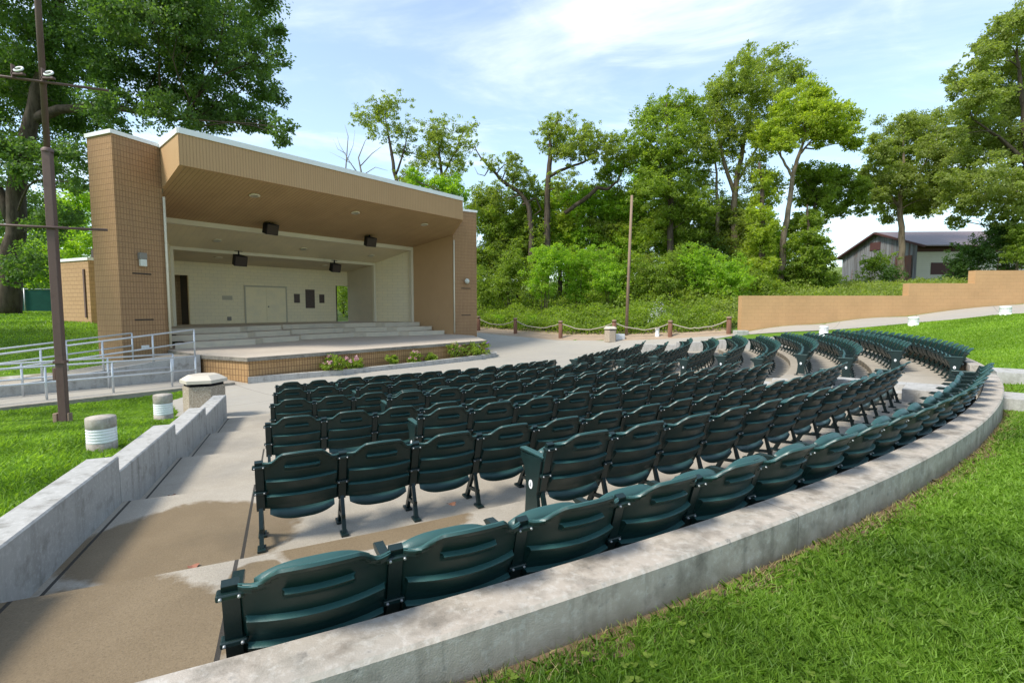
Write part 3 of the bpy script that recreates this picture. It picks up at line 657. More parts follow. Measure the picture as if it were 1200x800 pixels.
# ------------------------------------------------------------------ band shell
YAW = R_(50)
bs = thing('bandshell', 'tan concrete band shell stage with cream back wall and deep soffit', 'bandshell', BL(0, 0, 0), YAW)
ZS = -.19
ang = R_(19)
TW, TD, TH = 1.67, 1.39, 7.62
def rot2(x, y, a): return (x * math.cos(a) - y * math.sin(a), x * math.sin(a) + y * math.cos(a))
def tower(side):
    ax, ay = (7.65 * side, .02)
    t = MB(); w0 = TW
    x0, x1 = (0, w0) if side > 0 else (-w0, 0)
    t.box(x0, x1, 0, TD, -1.3, TH)
    o = t.build('tower', M['tanblock'], bs); o.location = (ax, ay, 0); o.rotation_euler = (0, 0, -ang * side)
    c = MB(); c.box(x0 - .05, x1 + .05, -.05, TD + .05, TH + .002, TH + .14); co = c.build('coping', M['white'], o)
    # wall lamp, slots and a small vent
    cx = (x0 + x1) / 2 + .05 * side
    l = MB()
    if side < 0:
        l.box(cx - .13, cx + .13, -.16, -.002, 3.28, 3.52, 0, bev=.02); l.box(cx - .11, cx + .11, -.165, -.03, 3.02, 3.28, 1, bev=.02)
    else:
        l.box(cx - .08, cx + .08, -.1, -.002, 3.12, 3.32, 0, bev=.02); l.lathe([(.02, 0), (.15, .03), (.17, .1), (.12, .19), (.03, .22)], 20, 1, Matrix.Translation((cx, -.09, 3.2)) @ Matrix.Rotation(math.pi / 2, 4, 'X'))
    l.build('wall_lamp', [M['lampmetal'], M['lampglass']], o)
    for z in (2.72, 1.0): MB().box(cx - .33, cx + .33, -.012, -.002, z, z + .055).build('slot', M['dark'], o)
    if side < 0: MB().box(cx - .16, cx + .12, -.03, -.002, -.10, .06, bev=.008).build('vent', M['white'], o)
    return o
tower(-1); tower(1)
def panel(b, pts, th, mi=0):
    """quad wall panel through 4 points (plan pair with z0,z1 each) of thickness th to its left"""
    (x0, y0, a0, b0), (x1, y1, a1, b1) = pts
    d = Vector((x1 - x0, y1 - y0)).normalized(); nrm = Vector((-d.y, d.x)) * th
    b.prism([(x0, y0), (x1, y1), (x1 + nrm.x, y1 + nrm.y), (x0 + nrm.x, y0 + nrm.y)], [a0, a1, a1, a0], [b0, b1, b1, b0], mi)
FL, FR = (-7.74, -2.47), (6.17, -2.42)
b = MB(); panel(b, ((*FL, 6.5, TH), (*FR, 6.52, TH)), .14); b.build('fascia', M['tanboard'], bs)
b = MB(); panel(b, ((-7.66, -.02, 6.07, TH), (-7.745, -2.455, 6.497, TH)), -.14 * -1); b.build('fascia', M['tanwall'], bs)
b = MB(); panel(b, ((6.175, -2.405, 6.5, TH), (7.66, .0, 6.07, TH)), .14); b.build('fascia', M['tanwall'], bs)
b = MB()
for (p, q) in (((-7.66, 0), FL), (FL, FR), (FR, (7.66, 0))):
    panel(b, ((*p, TH + .003, TH + .17), (*q, TH + .003, TH + .17)), .2); d = Vector((q[0] - p[0], q[1] - p[1])).normalized(); nr = Vector((d.y, -d.x)) * .045
    panel(b, ((p[0] + nr.x, p[1] + nr.y, TH - .03, TH + .168), (q[0] + nr.x, q[1] + nr.y, TH - .03, TH + .168)), .042)
b.build('coping', M['white'], bs)
b = MB(); b.prism([(-7.6, -2.3), (6.1, -2.3), (7.5, .1), (8, 1.6), (8, 8.9), (-8, 8.9), (-8, 1.6), (-7.5, .1)], TH - .12, TH - .002); b.build('roof', M['concdark'], bs)
# soffit boards falling to the first beam
b = MB(); b.prism([(-7.6, -2.33), (6.1, -2.28), (7.62, .05), (7.02, 3.2), (-7.02, 3.2), (-7.6, .05)], [6.5, 6.5, 6.07, 5.5, 5.5, 6.07], [6.6, 6.6, 6.17, 5.6, 5.6, 6.17]); b.build('soffit', M['tansoffit'], bs)
for s in (-1, 1):
    b = MB(); panel(b, ((7.66 * s, .03, -.4, 6.1), (7.03 * s, 3.2, -.4, 5.52)), .2 * -s); b.build('side_wall', M['tanwall'], bs)
    b = MB(); panel(b, ((6.98 * s, 3.46, -.3, 5.3), (5.92 * s, 5.88, -.3, 4.6)), .2 * -s); b.build('side_wall', M['cream'], bs)
    b = MB(); panel(b, ((5.84 * s, 6.12, -.3, 4.4), (5.42 * s, 8.6, -.3, 4.1)), .2 * -s); b.build('side_wall', M['ceilshade'] if s > 0 else M['cream'], bs)
    b = MB(); b.box(min(6.86 * s, 7.2 * s), max(6.86 * s, 7.2 * s), 3.21, 3.46, -.2, 5.27); b.build('column', M['tanwall'] if s < 0 else M['creamtrim'], bs)
    b = MB(); b.box(min(5.78 * s, 6.04 * s), max(5.78 * s, 6.04 * s), 5.89, 6.12, -.2, 4.38); b.build('column', M['creamtrim'], bs)
    b = MB(); b.tube([(7.63 * s, -.09, -.1), (7.63 * s, -.09, 5.75)], .045, 8); b.build('downspout', M['creamtrim'], bs)
b = MB(); b.box(-7.2, 7.2, 3.2, 3.46, 5.272, 5.5); b.build('beam', M['creamtrim'], bs)
b = MB(); b.box(-6.05, 6.05, 5.88, 6.12, 4.382, 4.56); b.build('beam', M['creamtrim'], bs)
b = MB(); b.prism([(-7.1, 3.465), (7.1, 3.465), (6.0, 5.875), (-6.0, 5.875)], [5.3, 5.3, 4.54, 4.54], [5.4, 5.4, 4.64, 4.64]); b.build('ceiling', M['creamceil'], bs)
b = MB(); b.prism([(-5.95, 6.125), (5.95, 6.125), (5.6, 8.9), (-5.6, 8.9)], [4.40, 4.40, 4.02, 4.02], [4.5, 4.5, 4.12, 4.12]); b.build('ceiling', M['ceilshade'], bs)
b = MB(); b.box(-4.4, 4.5, 8.6, 8.8, -.2, 4.2); bw = b.build('back_wall', M['cream'], bs)
for (x0, x1, z) in ((-5.6, -4.402, 3.3), (4.502, 5.6, 3.05)): MB().box(x0, x1, 8.601, 8.8, z, 4.2).build('lintel', M['cream'], bs)
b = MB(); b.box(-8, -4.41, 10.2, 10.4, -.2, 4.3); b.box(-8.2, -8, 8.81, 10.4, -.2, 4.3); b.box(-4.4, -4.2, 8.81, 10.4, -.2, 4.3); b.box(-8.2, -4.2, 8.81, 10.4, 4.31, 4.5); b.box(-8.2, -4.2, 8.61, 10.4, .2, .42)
b.build('store_room', M['dark'], bs)  # unlit room's darkness put into its wall colour
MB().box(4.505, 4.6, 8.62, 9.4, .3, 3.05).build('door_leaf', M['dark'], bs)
# double door in the back wall
dx, dz0, dz1 = -.2, .575, 2.77
d = MB(); d.box(dx - 1.32, dx + 1.26, 8.555, 8.598, dz1 - .001, dz1 + .09); d.box(dx - 1.32, dx - 1.24, 8.555, 8.598, dz0, dz1); d.box(dx + 1.18, dx + 1.26, 8.555, 8.598, dz0, dz1)
dd = d.build('door_frame', M['doorframe'], bs)
for (a, c) in ((dx - 1.235, dx - .034), (dx - .026, dx + 1.175)):
    q = MB(); q.box(a, c, 8.562, 8.599, dz0 + .01, dz1 - .006); q = q.build('door', M['door'], bs)
    if a > dx - 1: 
        h = MB(); h.lathe([(.012, 0), (.012, .05), (.04, .06), (.045, .09), (.02, .11)], 12, 0, Matrix.Translation((a + .08, 8.56, dz0 + 1.0)) @ Matrix.Rotation(math.pi / 2, 4, 'X')); h.build('handle', M['lampmetal'], q)
for (cx_, cz_, hw_, hh_) in ((1.72, 2.12, .19, .29), (2.62, 2.1, .32, .62), (3.45, 2.12, .18, .29)):
    q = MB(); q.box(cx_ - hw_, cx_ + hw_, 8.565, 8.598, cz_ - hh_, cz_ + hh_, 0, bev=.008)
    for r in range(5): q.box(cx_ - hw_ * .7, cx_ + hw_ * .7, 8.561, 8.566, cz_ + hh_ * (.6 - r * .3) - .012, cz_ + hh_ * (.6 - r * .3) + .012, 0)
    q.build('plaque', M['bronze'], bs)
MB().box(-2.72, -2.18, 8.58, 8.599, 1.96, 2.2).build('niche', M['doorframe'], bs)
q = MB(); q.box(-2.5, -2.27, 8.56, 8.599, .74, .97, 0, bev=.02); q.build('outlet_box', M['lampmetal'], bs)
# recessed lights of the soffits
def downlight(X, Y, z, tilt):
    q = MB(); T = Matrix.Translation((X, Y, z)) @ Matrix.Rotation(tilt, 4, 'X'); q.lathe([(.06, 0), (.20, 0), (.22, -.03), (.17, -.05)], 20, 0, T); q.lathe([(.165, -.045), (.16, -.05)], 20, 1, T); q.build('downlight', [M['creamtrim'], M['lampglass']], bs)
for X in (-4.6, .2, 4.6): downlight(X, -.9, 6.5 - 1.43 * 1 / 5.6 - .01, -.18)
for X in (-4.2, .3, 4.8): downlight(X, 4.7, 5.3 - 1.235 * .76 / 2.41 - .01, -.3)
for X in (-3.4, 2.8): downlight(X, 7.0, 4.40 - .875 * .38 / 2.78 - .01, -.14)
# floor slab, coping and brick apron
apron = [(-7.52, -3.35), (-6.9, -5.54), (4.66, -5.57), (7.4, -1.9), (7.66, .02)]
rear = [(7.66, 8.595), (-7.66, 8.595), (-7.66, .02)]
b = MB(); b.prism(apron + rear, -1.35, ZS - .135); b.build('apron_wall', M['tanbrick'], bs)
def outset(poly, d):
    out = []
    n = len(poly)
    for i in range(n):
        p0, p1, p2 = Vector(poly[i - 1]), Vector(poly[i]), Vector(poly[(i + 1) % n])
        n1 = (p1 - p0).normalized(); n2 = (p2 - p1).normalized(); m1 = Vector((n1.y, -n1.x)); m2 = Vector((n2.y, -n2.x)); mm = (m1 + m2); mm /= max(.3, mm.length_squared / 2)
        out.append(tuple(p1 + mm * d))
    return out
full = outset(apron + rear, .06)
b = MB(); b.prism(full, ZS - .13, ZS - .004); b.build('coping', M['concdark'], bs)
b = MB(); b.prism(outset(apron + rear, .045), ZS - .003, ZS + .003); b.build('stage_floor', M['stagefloor'], bs)
l1 = [(-7.6, -.2), (-7.4, .25), (-4.2, .55), (-3.6, 1.15), (-1.7, 1.5), (-1.3, 2.1), (2.0, 2.4), (2.5, 1.9), (4.4, 1.4), (4.8, .9), (7.3, .5)]
for n_, (dy, z) in enumerate(((0, .06), (1.05, .31), (2.1, .56))):
    pl = [(x * (1 - .02 * n_), y + dy) for x, y in l1[1:]]; z0 = ZS - .0 if n_ == 0 else (.06, .31)[n_ - 1]
    pl = [(-7.0, pl[0][1] + .05)] + pl + [(6.9, pl[-1][1] + .1), (5.5, 8.59), (-5.5, 8.59)]
    q = MB(); q.prism(pl, z0 + .004, z); q.build('riser', M['riser'], bs)
    q = MB(); q.prism([(x, y + .03) for x, y in pl[:-2]] + [(5.5, 8.592), (-5.5, 8.592)], z + .001, z + .004); q.build('riser', M['stagefloor'], bs)
# back service wing in the sun behind the left tower
wg = thing('service_wing', 'low tan block wing in sunlight behind the left tower', 'building', (-21.0, 24.0, 0), R_(156))
b = MB(); b.box(-.1, 3.0, -6.0, 0, .2, 3.83); b.build('wall', M['tanwide'], wg)
MB().box(-.14, 3.05, -6.0, .05, 3.832, 3.97).build('coping', M['white'], wg)
MB().box(.22, .34, .002, .06, 1.0, 3.4).build('downspout', M['brownmetal'], wg)
# speakers hung under the soffits
def speaker(px, py, Y, sz, lab):
    p = at(px, py, Y); o = thing('speaker', lab, 'speaker', p, YAW + R_(random.uniform(-8, 8)), 'black speakers hung under the band shell ceilings')
    q = MB(); T = Matrix.Rotation(R_(16), 4, 'X'); q.prism([(-sz * .5, -sz * .42), (sz * .5, -sz * .42), (sz * .34, sz * .42), (-sz * .34, sz * .42)], -sz * .42, sz * .42, 0, T); q.build('cabinet', M['black'], o)
    q = MB(); q.box(-sz * .45, sz * .45, -sz * .45, -sz * .425, -sz * .37, sz * .37, 0, T); q.build('grille', M['dark'], o)
    q = MB(); q.box(-.03, .03, -.03, .03, sz * .35, sz * .8); q.box(-sz * .3, sz * .3, -.05, .05, sz * .72, sz * .76); q.build('bracket', M['black'], o)
speaker(316, 268, 24.2, .62, 'black speaker under the tan soffit, nearer the left tower')
speaker(433, 283, 28.4, .62, 'black speaker under the tan soffit, nearer the right tower')
speaker(280, 305, 25.3, .62, 'black speaker under the cream beam, left of the double door')
speaker(392, 313.5, 29.9, .58, 'black speaker under the cream beam, right of the plaques')

# planting bed in front of the stage
cu = [(-6.95, -5.6), (-5.2, -6.0), (-3.9, -6.32), (.3, -6.42), (3.6, -6.3), (5.1, -5.95), (5.6, -5.5)]
b = MB(); op = [(x, y - .0) for x, y in cu]; ip = [(x * .985, y + .2) for x, y in cu]
for i in range(len(cu) - 1): b.prism([op[i], op[i + 1], ip[i + 1], ip[i]], -1.3, -.84)
o = label(b.build('planter_curb', M['parcon']), 'low pale concrete curb of the planting bed below the stage', 'curb'); o.location = BL(0, 0, 0); o.rotation_euler = (0, 0, YAW)
b = MB(); b.prism(ip + [(4.6, -5.58), (-6.8, -5.56)], -1.2, -.99); o = struct(b.build('soil', M['dirt'])); o.location = BL(0, 0, 0); o.rotation_euler = (0, 0, YAW)

# ------------------------------------------------------------------ ramp, walkway, rails
rp = thing('ramp', 'concrete access ramp with rendered side wall rising to the stage', 'ramp', BL(0, 0, 0), YAW)
def rz(X): return -.16 - .112 * (-7.5 - X)
b = MB(); xs = [-7.53, -10, -13, -17]
b.prism([(-17, -3.1), (-7.62, -3.1), (-7.62, -3.32), (-17, -3.32)], [-1.6, -1.4, -1.4, -1.6], [rz(-17), rz(-7.62), rz(-7.62), rz(-17)]); b.build('side_wall', M['parcon'], rp)
b = MB(); b.prism([(-17, -1.15), (-7.9, -1.15), (-7.62, -3.095), (-17, -3.095)], [-1.6, -1.4, -1.4, -1.6], [rz(-17) - .06, rz(-7.9) - .06, rz(-7.6) - .06, rz(-17) - .06]); b.build('slab', M['terrace'], rp)
b = MB(); b.prism([(-19, -5.25), (-7.3, -5.3), (-7.45, -3.33), (-19, -3.33)], -1.5, -1.0); o = struct(b.build('walkway', M['plaza'])); o.location = BL(0, 0, 0); o.rotation_euler = (0, 0, YAW)
b = MB(); b.prism([(-19, -5.42), (-7.3, -5.46), (-7.3, -5.305), (-19, -5.255)], -1.6, -.985); o = struct(b.build('kerb', M['concdark'])); o.location = BL(0, 0, 0); o.rotation_euler = (0, 0, YAW)
def rail(lab, p0, p1, zfun, posts, h=.92, close=True):
    """two-rail pipe handrail along plan line p0->p1 in shell coordinates"""
    o = thing('handrail', lab, 'handrail', BL(0, 0, 0), YAW, 'galvanised pipe handrails of the ramp')
    P = lambda t: (p0[0] + (p1[0] - p0[0]) * t, p0[1] + (p1[1] - p0[1]) * t)
    for dz in (h, h * .52):
        q = MB(); q.tube([(*P(t), zfun(P(t)[0]) + dz) for t in (0, .33, .66, 1)], .028, 8); q.build('rail', M['galv'], o)
    for t in posts:
        q = MB(); x, y = P(t); q.tube([(x, y, zfun(x) - .05), (x, y, zfun(x) + h)], .028, 8); q.build('post', M['galv'], o)
flat = lambda X: -1.0
rail('front pipe handrail along the outer edge of the lower walkway', (-8.2, -4.75), (-17, -4.75), flat, (0, .075, .24, .40, .57, .74, .9), .9)
rail('pipe handrail fixed on top of the rendered ramp wall', (-7.75, -3.22), (-17, -3.22), rz, (0, .13, .27, .42, .58, .75, .92), .9)
rail('back pipe handrail on the far side of the ramp', (-9.1, -1.3), (-17, -1.3), rz, (0, .22, .45, .68, .9), .92)
rail('low pipe handrail against the foot of the ramp wall', (-8.5, -3.55), (-17, -3.55), flat, (0, .2, .42, .62, .82), .93)
# fence with green windscreen behind the ramp lawn
fn = thing('chain_fence', 'tennis fence with dark green windscreen beyond the shaded lawn', 'fence')
b = MB(); f0, f1 = Vector((-44, 30, 0)), Vector((-27.5, 35.5, 0)); nseg = 8
for i in range(nseg):
    a = f0.lerp(f1, i / nseg); c = f0.lerp(f1, (i + 1) / nseg); za, zc = tz(a.x, a.y) + .08, tz(c.x, c.y) + .08
    panel(b, ((a.x, a.y, za, 2.75), (c.x, c.y, zc, 2.75)), .03)
b.build('windscreen', M['windscreen'], fn)
for i in range(nseg + 1):
    a = f0.lerp(f1, i / nseg); q = MB(); q.tube([(a.x + .02, a.y - .06, tz(a.x, a.y) - .1), (a.x + .02, a.y - .06, 2.85)], .035, 8); q.build('post', M['galv'], fn)
q = MB(); q.tube([(*f0[:2], 2.8), (*f1[:2], 2.8)], .03, 8); q.build('rail', M['galv'], fn)

# ------------------------------------------------------------------ steel pole with cross rods
pb = at(75.5, 491, 8.5); pz = tz(pb.x, pb.y)
pl = thing('steel_pole', 'tall brown steel pole with two thin cross rods on the lawn', 'pole', (pb.x, pb.y, pz))
b = MB(); b.box(-.062, .062, -.062, .062, -.3, 4.16 - pz, 0, Matrix.Rotation(R_(20), 4, 'Z'), bev=.012); b.build('shaft', M['brownmetal'], pl)
b = MB(); b.tube([(0, 0, 4.15 - pz), (0, 0, 11.5)], .045, 12); b.lathe([(.085, 4.13 - pz), (.085, 4.17 - pz), (.06, 4.2 - pz)], 16); b.build('upper_shaft', M['brownmetal'], pl)
rd = Vector((.93, .36, 0))
def rod(z, a, c, nm='cross_rod'):
    q = MB(); y = Vector((.02, -.085, 0)); q.tube([y + rd * a + Vector((0, 0, z - pz)), y + rd * c + Vector((0, 0, z - pz))], .022, 8); return q.build(nm, M['brownmetal'], pl)
rod(5.27, -1.7, .95); rod(2.84, -1.7, .82)
for a in (-.19, .20):
    q = MB(); p = rd * a + Vector((0, -.16, 5.355 - pz))
    q.box(p.x - .10, p.x - .085, p.y - .03, p.y + .03, p.z - .1, p.z + .12, 1); q.tube([p + Vector((.065 * math.cos(t), .065 * .5 * math.sin(t), .045 + .045 * math.sin(t))) for t in np.linspace(-2.8, 2.8, 20)], .016, 8, 0)
    q.box(p.x - .11, p.x + .09, p.y - .03, p.y + .03, p.z - .05, p.z - .02, 1); q.build('insulator', [M['white'], M['brownmetal']], pl)
b = MB(); b.box(-.08, .08, -.08, .08, 1.08, 1.13, 0, Matrix.Rotation(R_(20), 4, 'Z')); b.box(-.12, -.065, -.05, .04, .78, 1.0, 0, bev=.01); b.build('bracket', M['brownmetal'], pl)
b = MB(); b.box(-.16, -.08, -.06, .06, -.1, .19, 0, bev=.015); b.build('stub_post', M['greywood'], pl)
b = MB(); b.box(.07, .11, -.03, .05, -.1, .19, 0, bev=.01); b.build('stub_post', M['greywood'], pl)

# ------------------------------------------------------------------ light bollards
def bollard(x, y, r, h, lab, z=None, plain=False):
    z = tz(x, y) if z is None else z
    o = thing('light_bollard', lab, 'bollard', (x, y, z), random.uniform(0, 1), 'concrete light bollards')
    q = MB(); q.lathe([(r, -.25), (r, h * .26), (r * .97, h * .27)], 32); q.build('base', M['wallcon'] if not plain else M['white'], o)
    q = MB(); pr = [(r * .9, h * .262)]
    for i in range(5): z0 = h * (.27 + .083 * i); pr += [(r * .985, z0 + .004), (r * 1.0, z0 + h * .035), (r * .985, z0 + h * .066), (r * .93, z0 + h * .07), (r * .93, z0 + h * .081)]
    q.lathe(pr, 32, 0, None, False); q.build('louvre_band', M['white'], o)
    q = MB(); q.lathe([(r * .97, h * .688), (r * 1.0, h * .70), (r * 1.0, h * .965), (r * .96, h), (0.01, h * 1.005)], 32); q.build('cap', M['wallcon'] if not plain else M['white'], o)
bollard(-4.76, 5.5, .143, .40, 'short concrete bollard with white louvred band, nearest on the left lawn')
bollard(-6.06, 8.27, .141, .47, 'concrete bollard with white louvred band beside the end of the left parapet')
for (x, y, lab) in ((17.5, 21.0, 'white bollard on the right lawn edge, middle one along the sidewalk'), (20.45, 20.0, 'white bollard on the right lawn edge, farthest right along the sidewalk'), (14.9, 23.0, 'white bollard showing just above the far right seat backs')):
    bollard(x, y, .19, .36, lab, plain=True)
p = at(770, 399, 30.0); bollard(p.x, p.y, .13, .55, 'slim white bollard beside the rope barrier, right of the timber pole', plain=True)

# litter bins
def bin_(x, y, z, r, h, lab, rot):
    o = thing('litter_bin', lab, 'litter bin', (x, y, z), rot, 'exposed aggregate litter bins')
    hexa = lambda rr: [(rr * math.cos(math.pi / 3 * k), rr * math.sin(math.pi / 3 * k)) for k in range(6)]
    q = MB(); q.prism(hexa(r), 0, h * .76); q.build('body', M['aggregate'], o)
    q = MB(); q.prism(hexa(r * .93), h * .761, h * .84); q.build('liner', M['black'], o)
    q = MB(); n = 6; lo = hexa(r * 1.12); hi = hexa(r * .72)
    v = [(x, y, h * .83) for x, y in lo] + [(x, y, h * .90) for x, y in lo] + [(x, y, h) for x, y in hi]
    q.add(v, [tuple(range(6))[::-1]] + [(i, (i + 1) % 6, 6 + (i + 1) % 6, 6 + i) for i in range(6)] + [(6 + i, 6 + (i + 1) % 6, 12 + (i + 1) % 6, 12 + i) for i in range(6)] + [tuple(range(12, 18))])
    q.build('lid', M['lid'], o)
bin_(-7.0, 10.85, -1.04, .42, 1.0, 'hexagonal pebble-faced litter bin with cream lid beside the left aisle', .35)
bin_(6.05, 29.6, tz(6.05, 29.6), .38, .95, 'pebble-faced litter bin with cream lid by the rope barrier', .2)
q = MB(); p = at(726, 398, 30.2); q.box(-.3, .3, -.22, .22, -.1, .32, 0, bev=.04); o = label(q.build('utility_box', M['galv']), 'small grey utility box at the foot of the timber pole', 'utility box'); o.location = (p.x, p.y, tz(p.x, p.y))
q = MB(); p = at(868, 389, 27.4); q.box(-.35, .35, -.25, .25, -.2, .28, 0, bev=.03); o = label(q.build('concrete_block', M['parcon']), 'small pale concrete block at the left end of the tan wall', 'concrete block'); o.location = (p.x, p.y, tz(p.x, p.y))
# leaning timber pole
p = at(733.5, 397, 31); t = at(740.5, 229, 31); q = MB(); z0 = tz(p.x, p.y); q.tube([(0, 0, -.4), (t.x - p.x, 0, t.z - z0)], [.105, .08], 10); q = q.build('timber_pole', M['greywood']); q.location = (p.x, p.y, z0); label(q, 'tall slightly leaning weathered timber pole in front of the trees', 'pole')
# rope barrier
RP = [(-2.63, 38), (.25, 35), (3.23, 32), (6.5, 30.6), (9.73, 29.6), (12.75, 28.3)]
RL = ['leftmost, nearest the stage tower', 'second from the left', 'third from the left', 'directly left of the timber pole', 'directly right of the timber pole', 'rightmost, beside the tan wall end']
tops = []
for i, (x, y) in enumerate(RP):
    z = tz(x, y); h = 1.12 if i < 4 else .98; o = thing('rope_post', 'brown timber rope post, ' + RL[i], 'post', (x, y, z), random.uniform(0, 1), 'rope barrier posts')
    q = MB(); q.lathe([(.135, -.3), (.135, h - .16), (.11, h - .15), (.11, h - .10), (.14, h - .09), (.14, h - .02), (.11, h)], 14); q.build('shaft', M['wood'], o)
    q = MB(); q.lathe([(.15, h - .06), (.15, h + .02), (.10, h + .05)], 14); q.build('cap', M['greywood'], o)
    tops.append(Vector((x, y, z + h - .13)))
ex = Vector((-6.2, 42, tz(-6.2, 42) + .9))
RN = ['first span by the stage tower', 'span between the second and third posts', 'third span, left of the timber pole', 'span passing behind the timber pole', 'last span, ending at the post by the tan wall']
for i in range(5):
    a, c = tops[i], tops[i + 1]; q = MB(); q.tube([a.lerp(c, s) - Vector((0, 0, .42 * 4 * s * (1 - s) * (.9 + .2 * random.random()))) for s in np.linspace(0, 1, 15)], .034, 7)
    label(q.build('rope', M['rope']), 'sagging grey rope, ' + RN[i], 'rope', 'ropes slung between the brown posts')

# ------------------------------------------------------------------ tan retaining wall
tw_ = thing('retaining_wall', 'long tan stucco retaining wall stepping up beside the sidewalk', 'wall', (0, 28.2, 0))
for (x0, x1, zt) in ((13.42, 23.12, 2.2), (23.125, 26.95, 2.92), (26.955, 42, 3.66)):
    b = MB(); xs = np.linspace(x0, x1, 12); lo = [-1.0] * 2
    b.box(x0, x1, 0, .45, -1.2, zt, 0); b.build('wall_panel', M['retwall'], tw_)

# ------------------------------------------------------------------ barn on the hill
A_ = at(1073, 328, 52); bz = 4.2
bn = thing('barn', 'weathered grey board barn with brown metal roof on the hill', 'barn', (A_.x, A_.y, bz), R_(-3))
gw, ln = 11.0, 24.0; er, el, rh = 4.2, 3.55, 5.95
gd = Vector((-.62, .785)); gx, gy = -2.6, 8.4          # gable recedes to the left
def gp(s): return (gx * s, gy * s)
b = MB(); v = [(*gp(0), -1.5), (*gp(1), -1.5), (*gp(1), el), (*gp(.5), rh), (*gp(0), er)]
b.add(v, [(0, 1, 2, 3, 4)]); v2 = [(x + .25, y + .1, z) for x, y, z in v]; b.add(v2, [(4, 3, 2, 1, 0)]); b.build('gable_wall', M['barnwood'], bn)
b = MB(); b.box(0.02, ln, .02, .2, -1.5, er - .9); b.build('side_wall', M['barncream'], bn)
b = MB(); b.box(.02, ln, -.05, .2, er - .9, er - .05); b.build('eave_shadow_band', M['barntrim'], bn)  # dark strip stands for the eave's shadow on the siding
b = MB(); ov = .45
def rq(p, q, th=.12): b.add([p[0], p[1], q[1], q[0]] + [tuple(Vector(k) - Vector((0, 0, th))) for k in (p[0], p[1], q[1], q[0])], [(0, 1, 2, 3), (7, 6, 5, 4), (0, 4, 5, 1), (1, 5, 6, 2), (2, 6, 7, 3), (3, 7, 4, 0)])
r0 = Vector((*gp(.5), rh + .1)); e0 = Vector((*gp(-.13), er - .32)); l0 = Vector((*gp(1.07), el - .1)); ax = Vector((ln, 0, 0)); fr = Vector((-ov, -.1, 0))
rq((tuple(e0 + fr), tuple(e0 + ax)), (tuple(r0 + fr), tuple(r0 + ax))); rq((tuple(r0 + fr), tuple(r0 + ax)), (tuple(l0 + fr), tuple(l0 + ax)))
b.build('roof', M['barnroof'], bn)
b = MB()
for (p, q) in ((e0, r0), (r0, l0)):
    p2, q2 = p + fr * 1.08 - Vector((0, 0, .14)), q + fr * 1.08 - Vector((0, 0, .14)); b.tube([p2, q2], .13, 4, smooth=False)
b.build('barge_board', M['barntrim'], bn)
b = MB(); x0, y0 = gp(.46); x1, y1 = gp(.60); panel(b, ((x0 - .06, y0 - .05, 4.0, 4.9), (x1 - .06, y1 - .05, 4.0, 4.9)), -.05); b.build('hatch', M['barntrim'], bn)
b = MB(); x0, y0 = gp(.06); x1, y1 = gp(.26); panel(b, ((x0 - .06, y0 - .05, -1.4, 3.0), (x1 - .06, y1 - .05, -1.4, 3.0)), -.05); b.build('door', mat('rusty barn door', (.20, .085, .06), .85, .2, [((6, 6, .4), (.14, .10, .09), .8, .42, .62)]), bn)
b = MB(); b.box(1.5, 5.2, -.03, .015, .9, 2.15); b.build('window', M['barntrim'], bn)
b = MB(); b.box(12.0, 16.5, -.03, .015, -1.2, 1.7); b.build('door', M['barntrim'], bn)
# ------------------------------------------------------------------ vegetation
def fastmesh(name, V, nper, m, shade):
    """V: (n*nper,3) vertices, one nper-gon per group"""
    n = len(V) // nper; me = bpy.data.meshes.new(name)
    me.vertices.add(len(V)); me.vertices.foreach_set('co', V.astype(np.float32).ravel())
    me.loops.add(len(V)); me.loops.foreach_set('vertex_index', np.arange(len(V), dtype=np.int32))
    me.polygons.add(n); me.polygons.foreach_set('loop_start', np.arange(0, len(V), nper, dtype=np.int32)); me.polygons.foreach_set('loop_total', np.full(n, nper, np.int32))
    me.update(calc_edges=True)
    a = me.attributes.new('shade', 'FLOAT', 'FACE'); a.data.foreach_set('value', np.clip(shade, 0, 1).astype(np.float32))
    for q in (m if isinstance(m, (list, tuple)) else [m]): me.materials.append(q)
    return me
def norm(a): return a / np.maximum(np.linalg.norm(a, axis=1, keepdims=True), 1e-9)
def leaf_quads(P, axis, nrm, size, wid):
    side = norm(np.cross(nrm, axis)); s = size[:, None]
    v0 = P; v1 = P + axis * s * .42 + side * s * wid; v2 = P + axis * s; v3 = P + axis * s * .42 - side * s * wid
    return np.stack([v0, v1, v2, v3], 1).reshape(-1, 3)
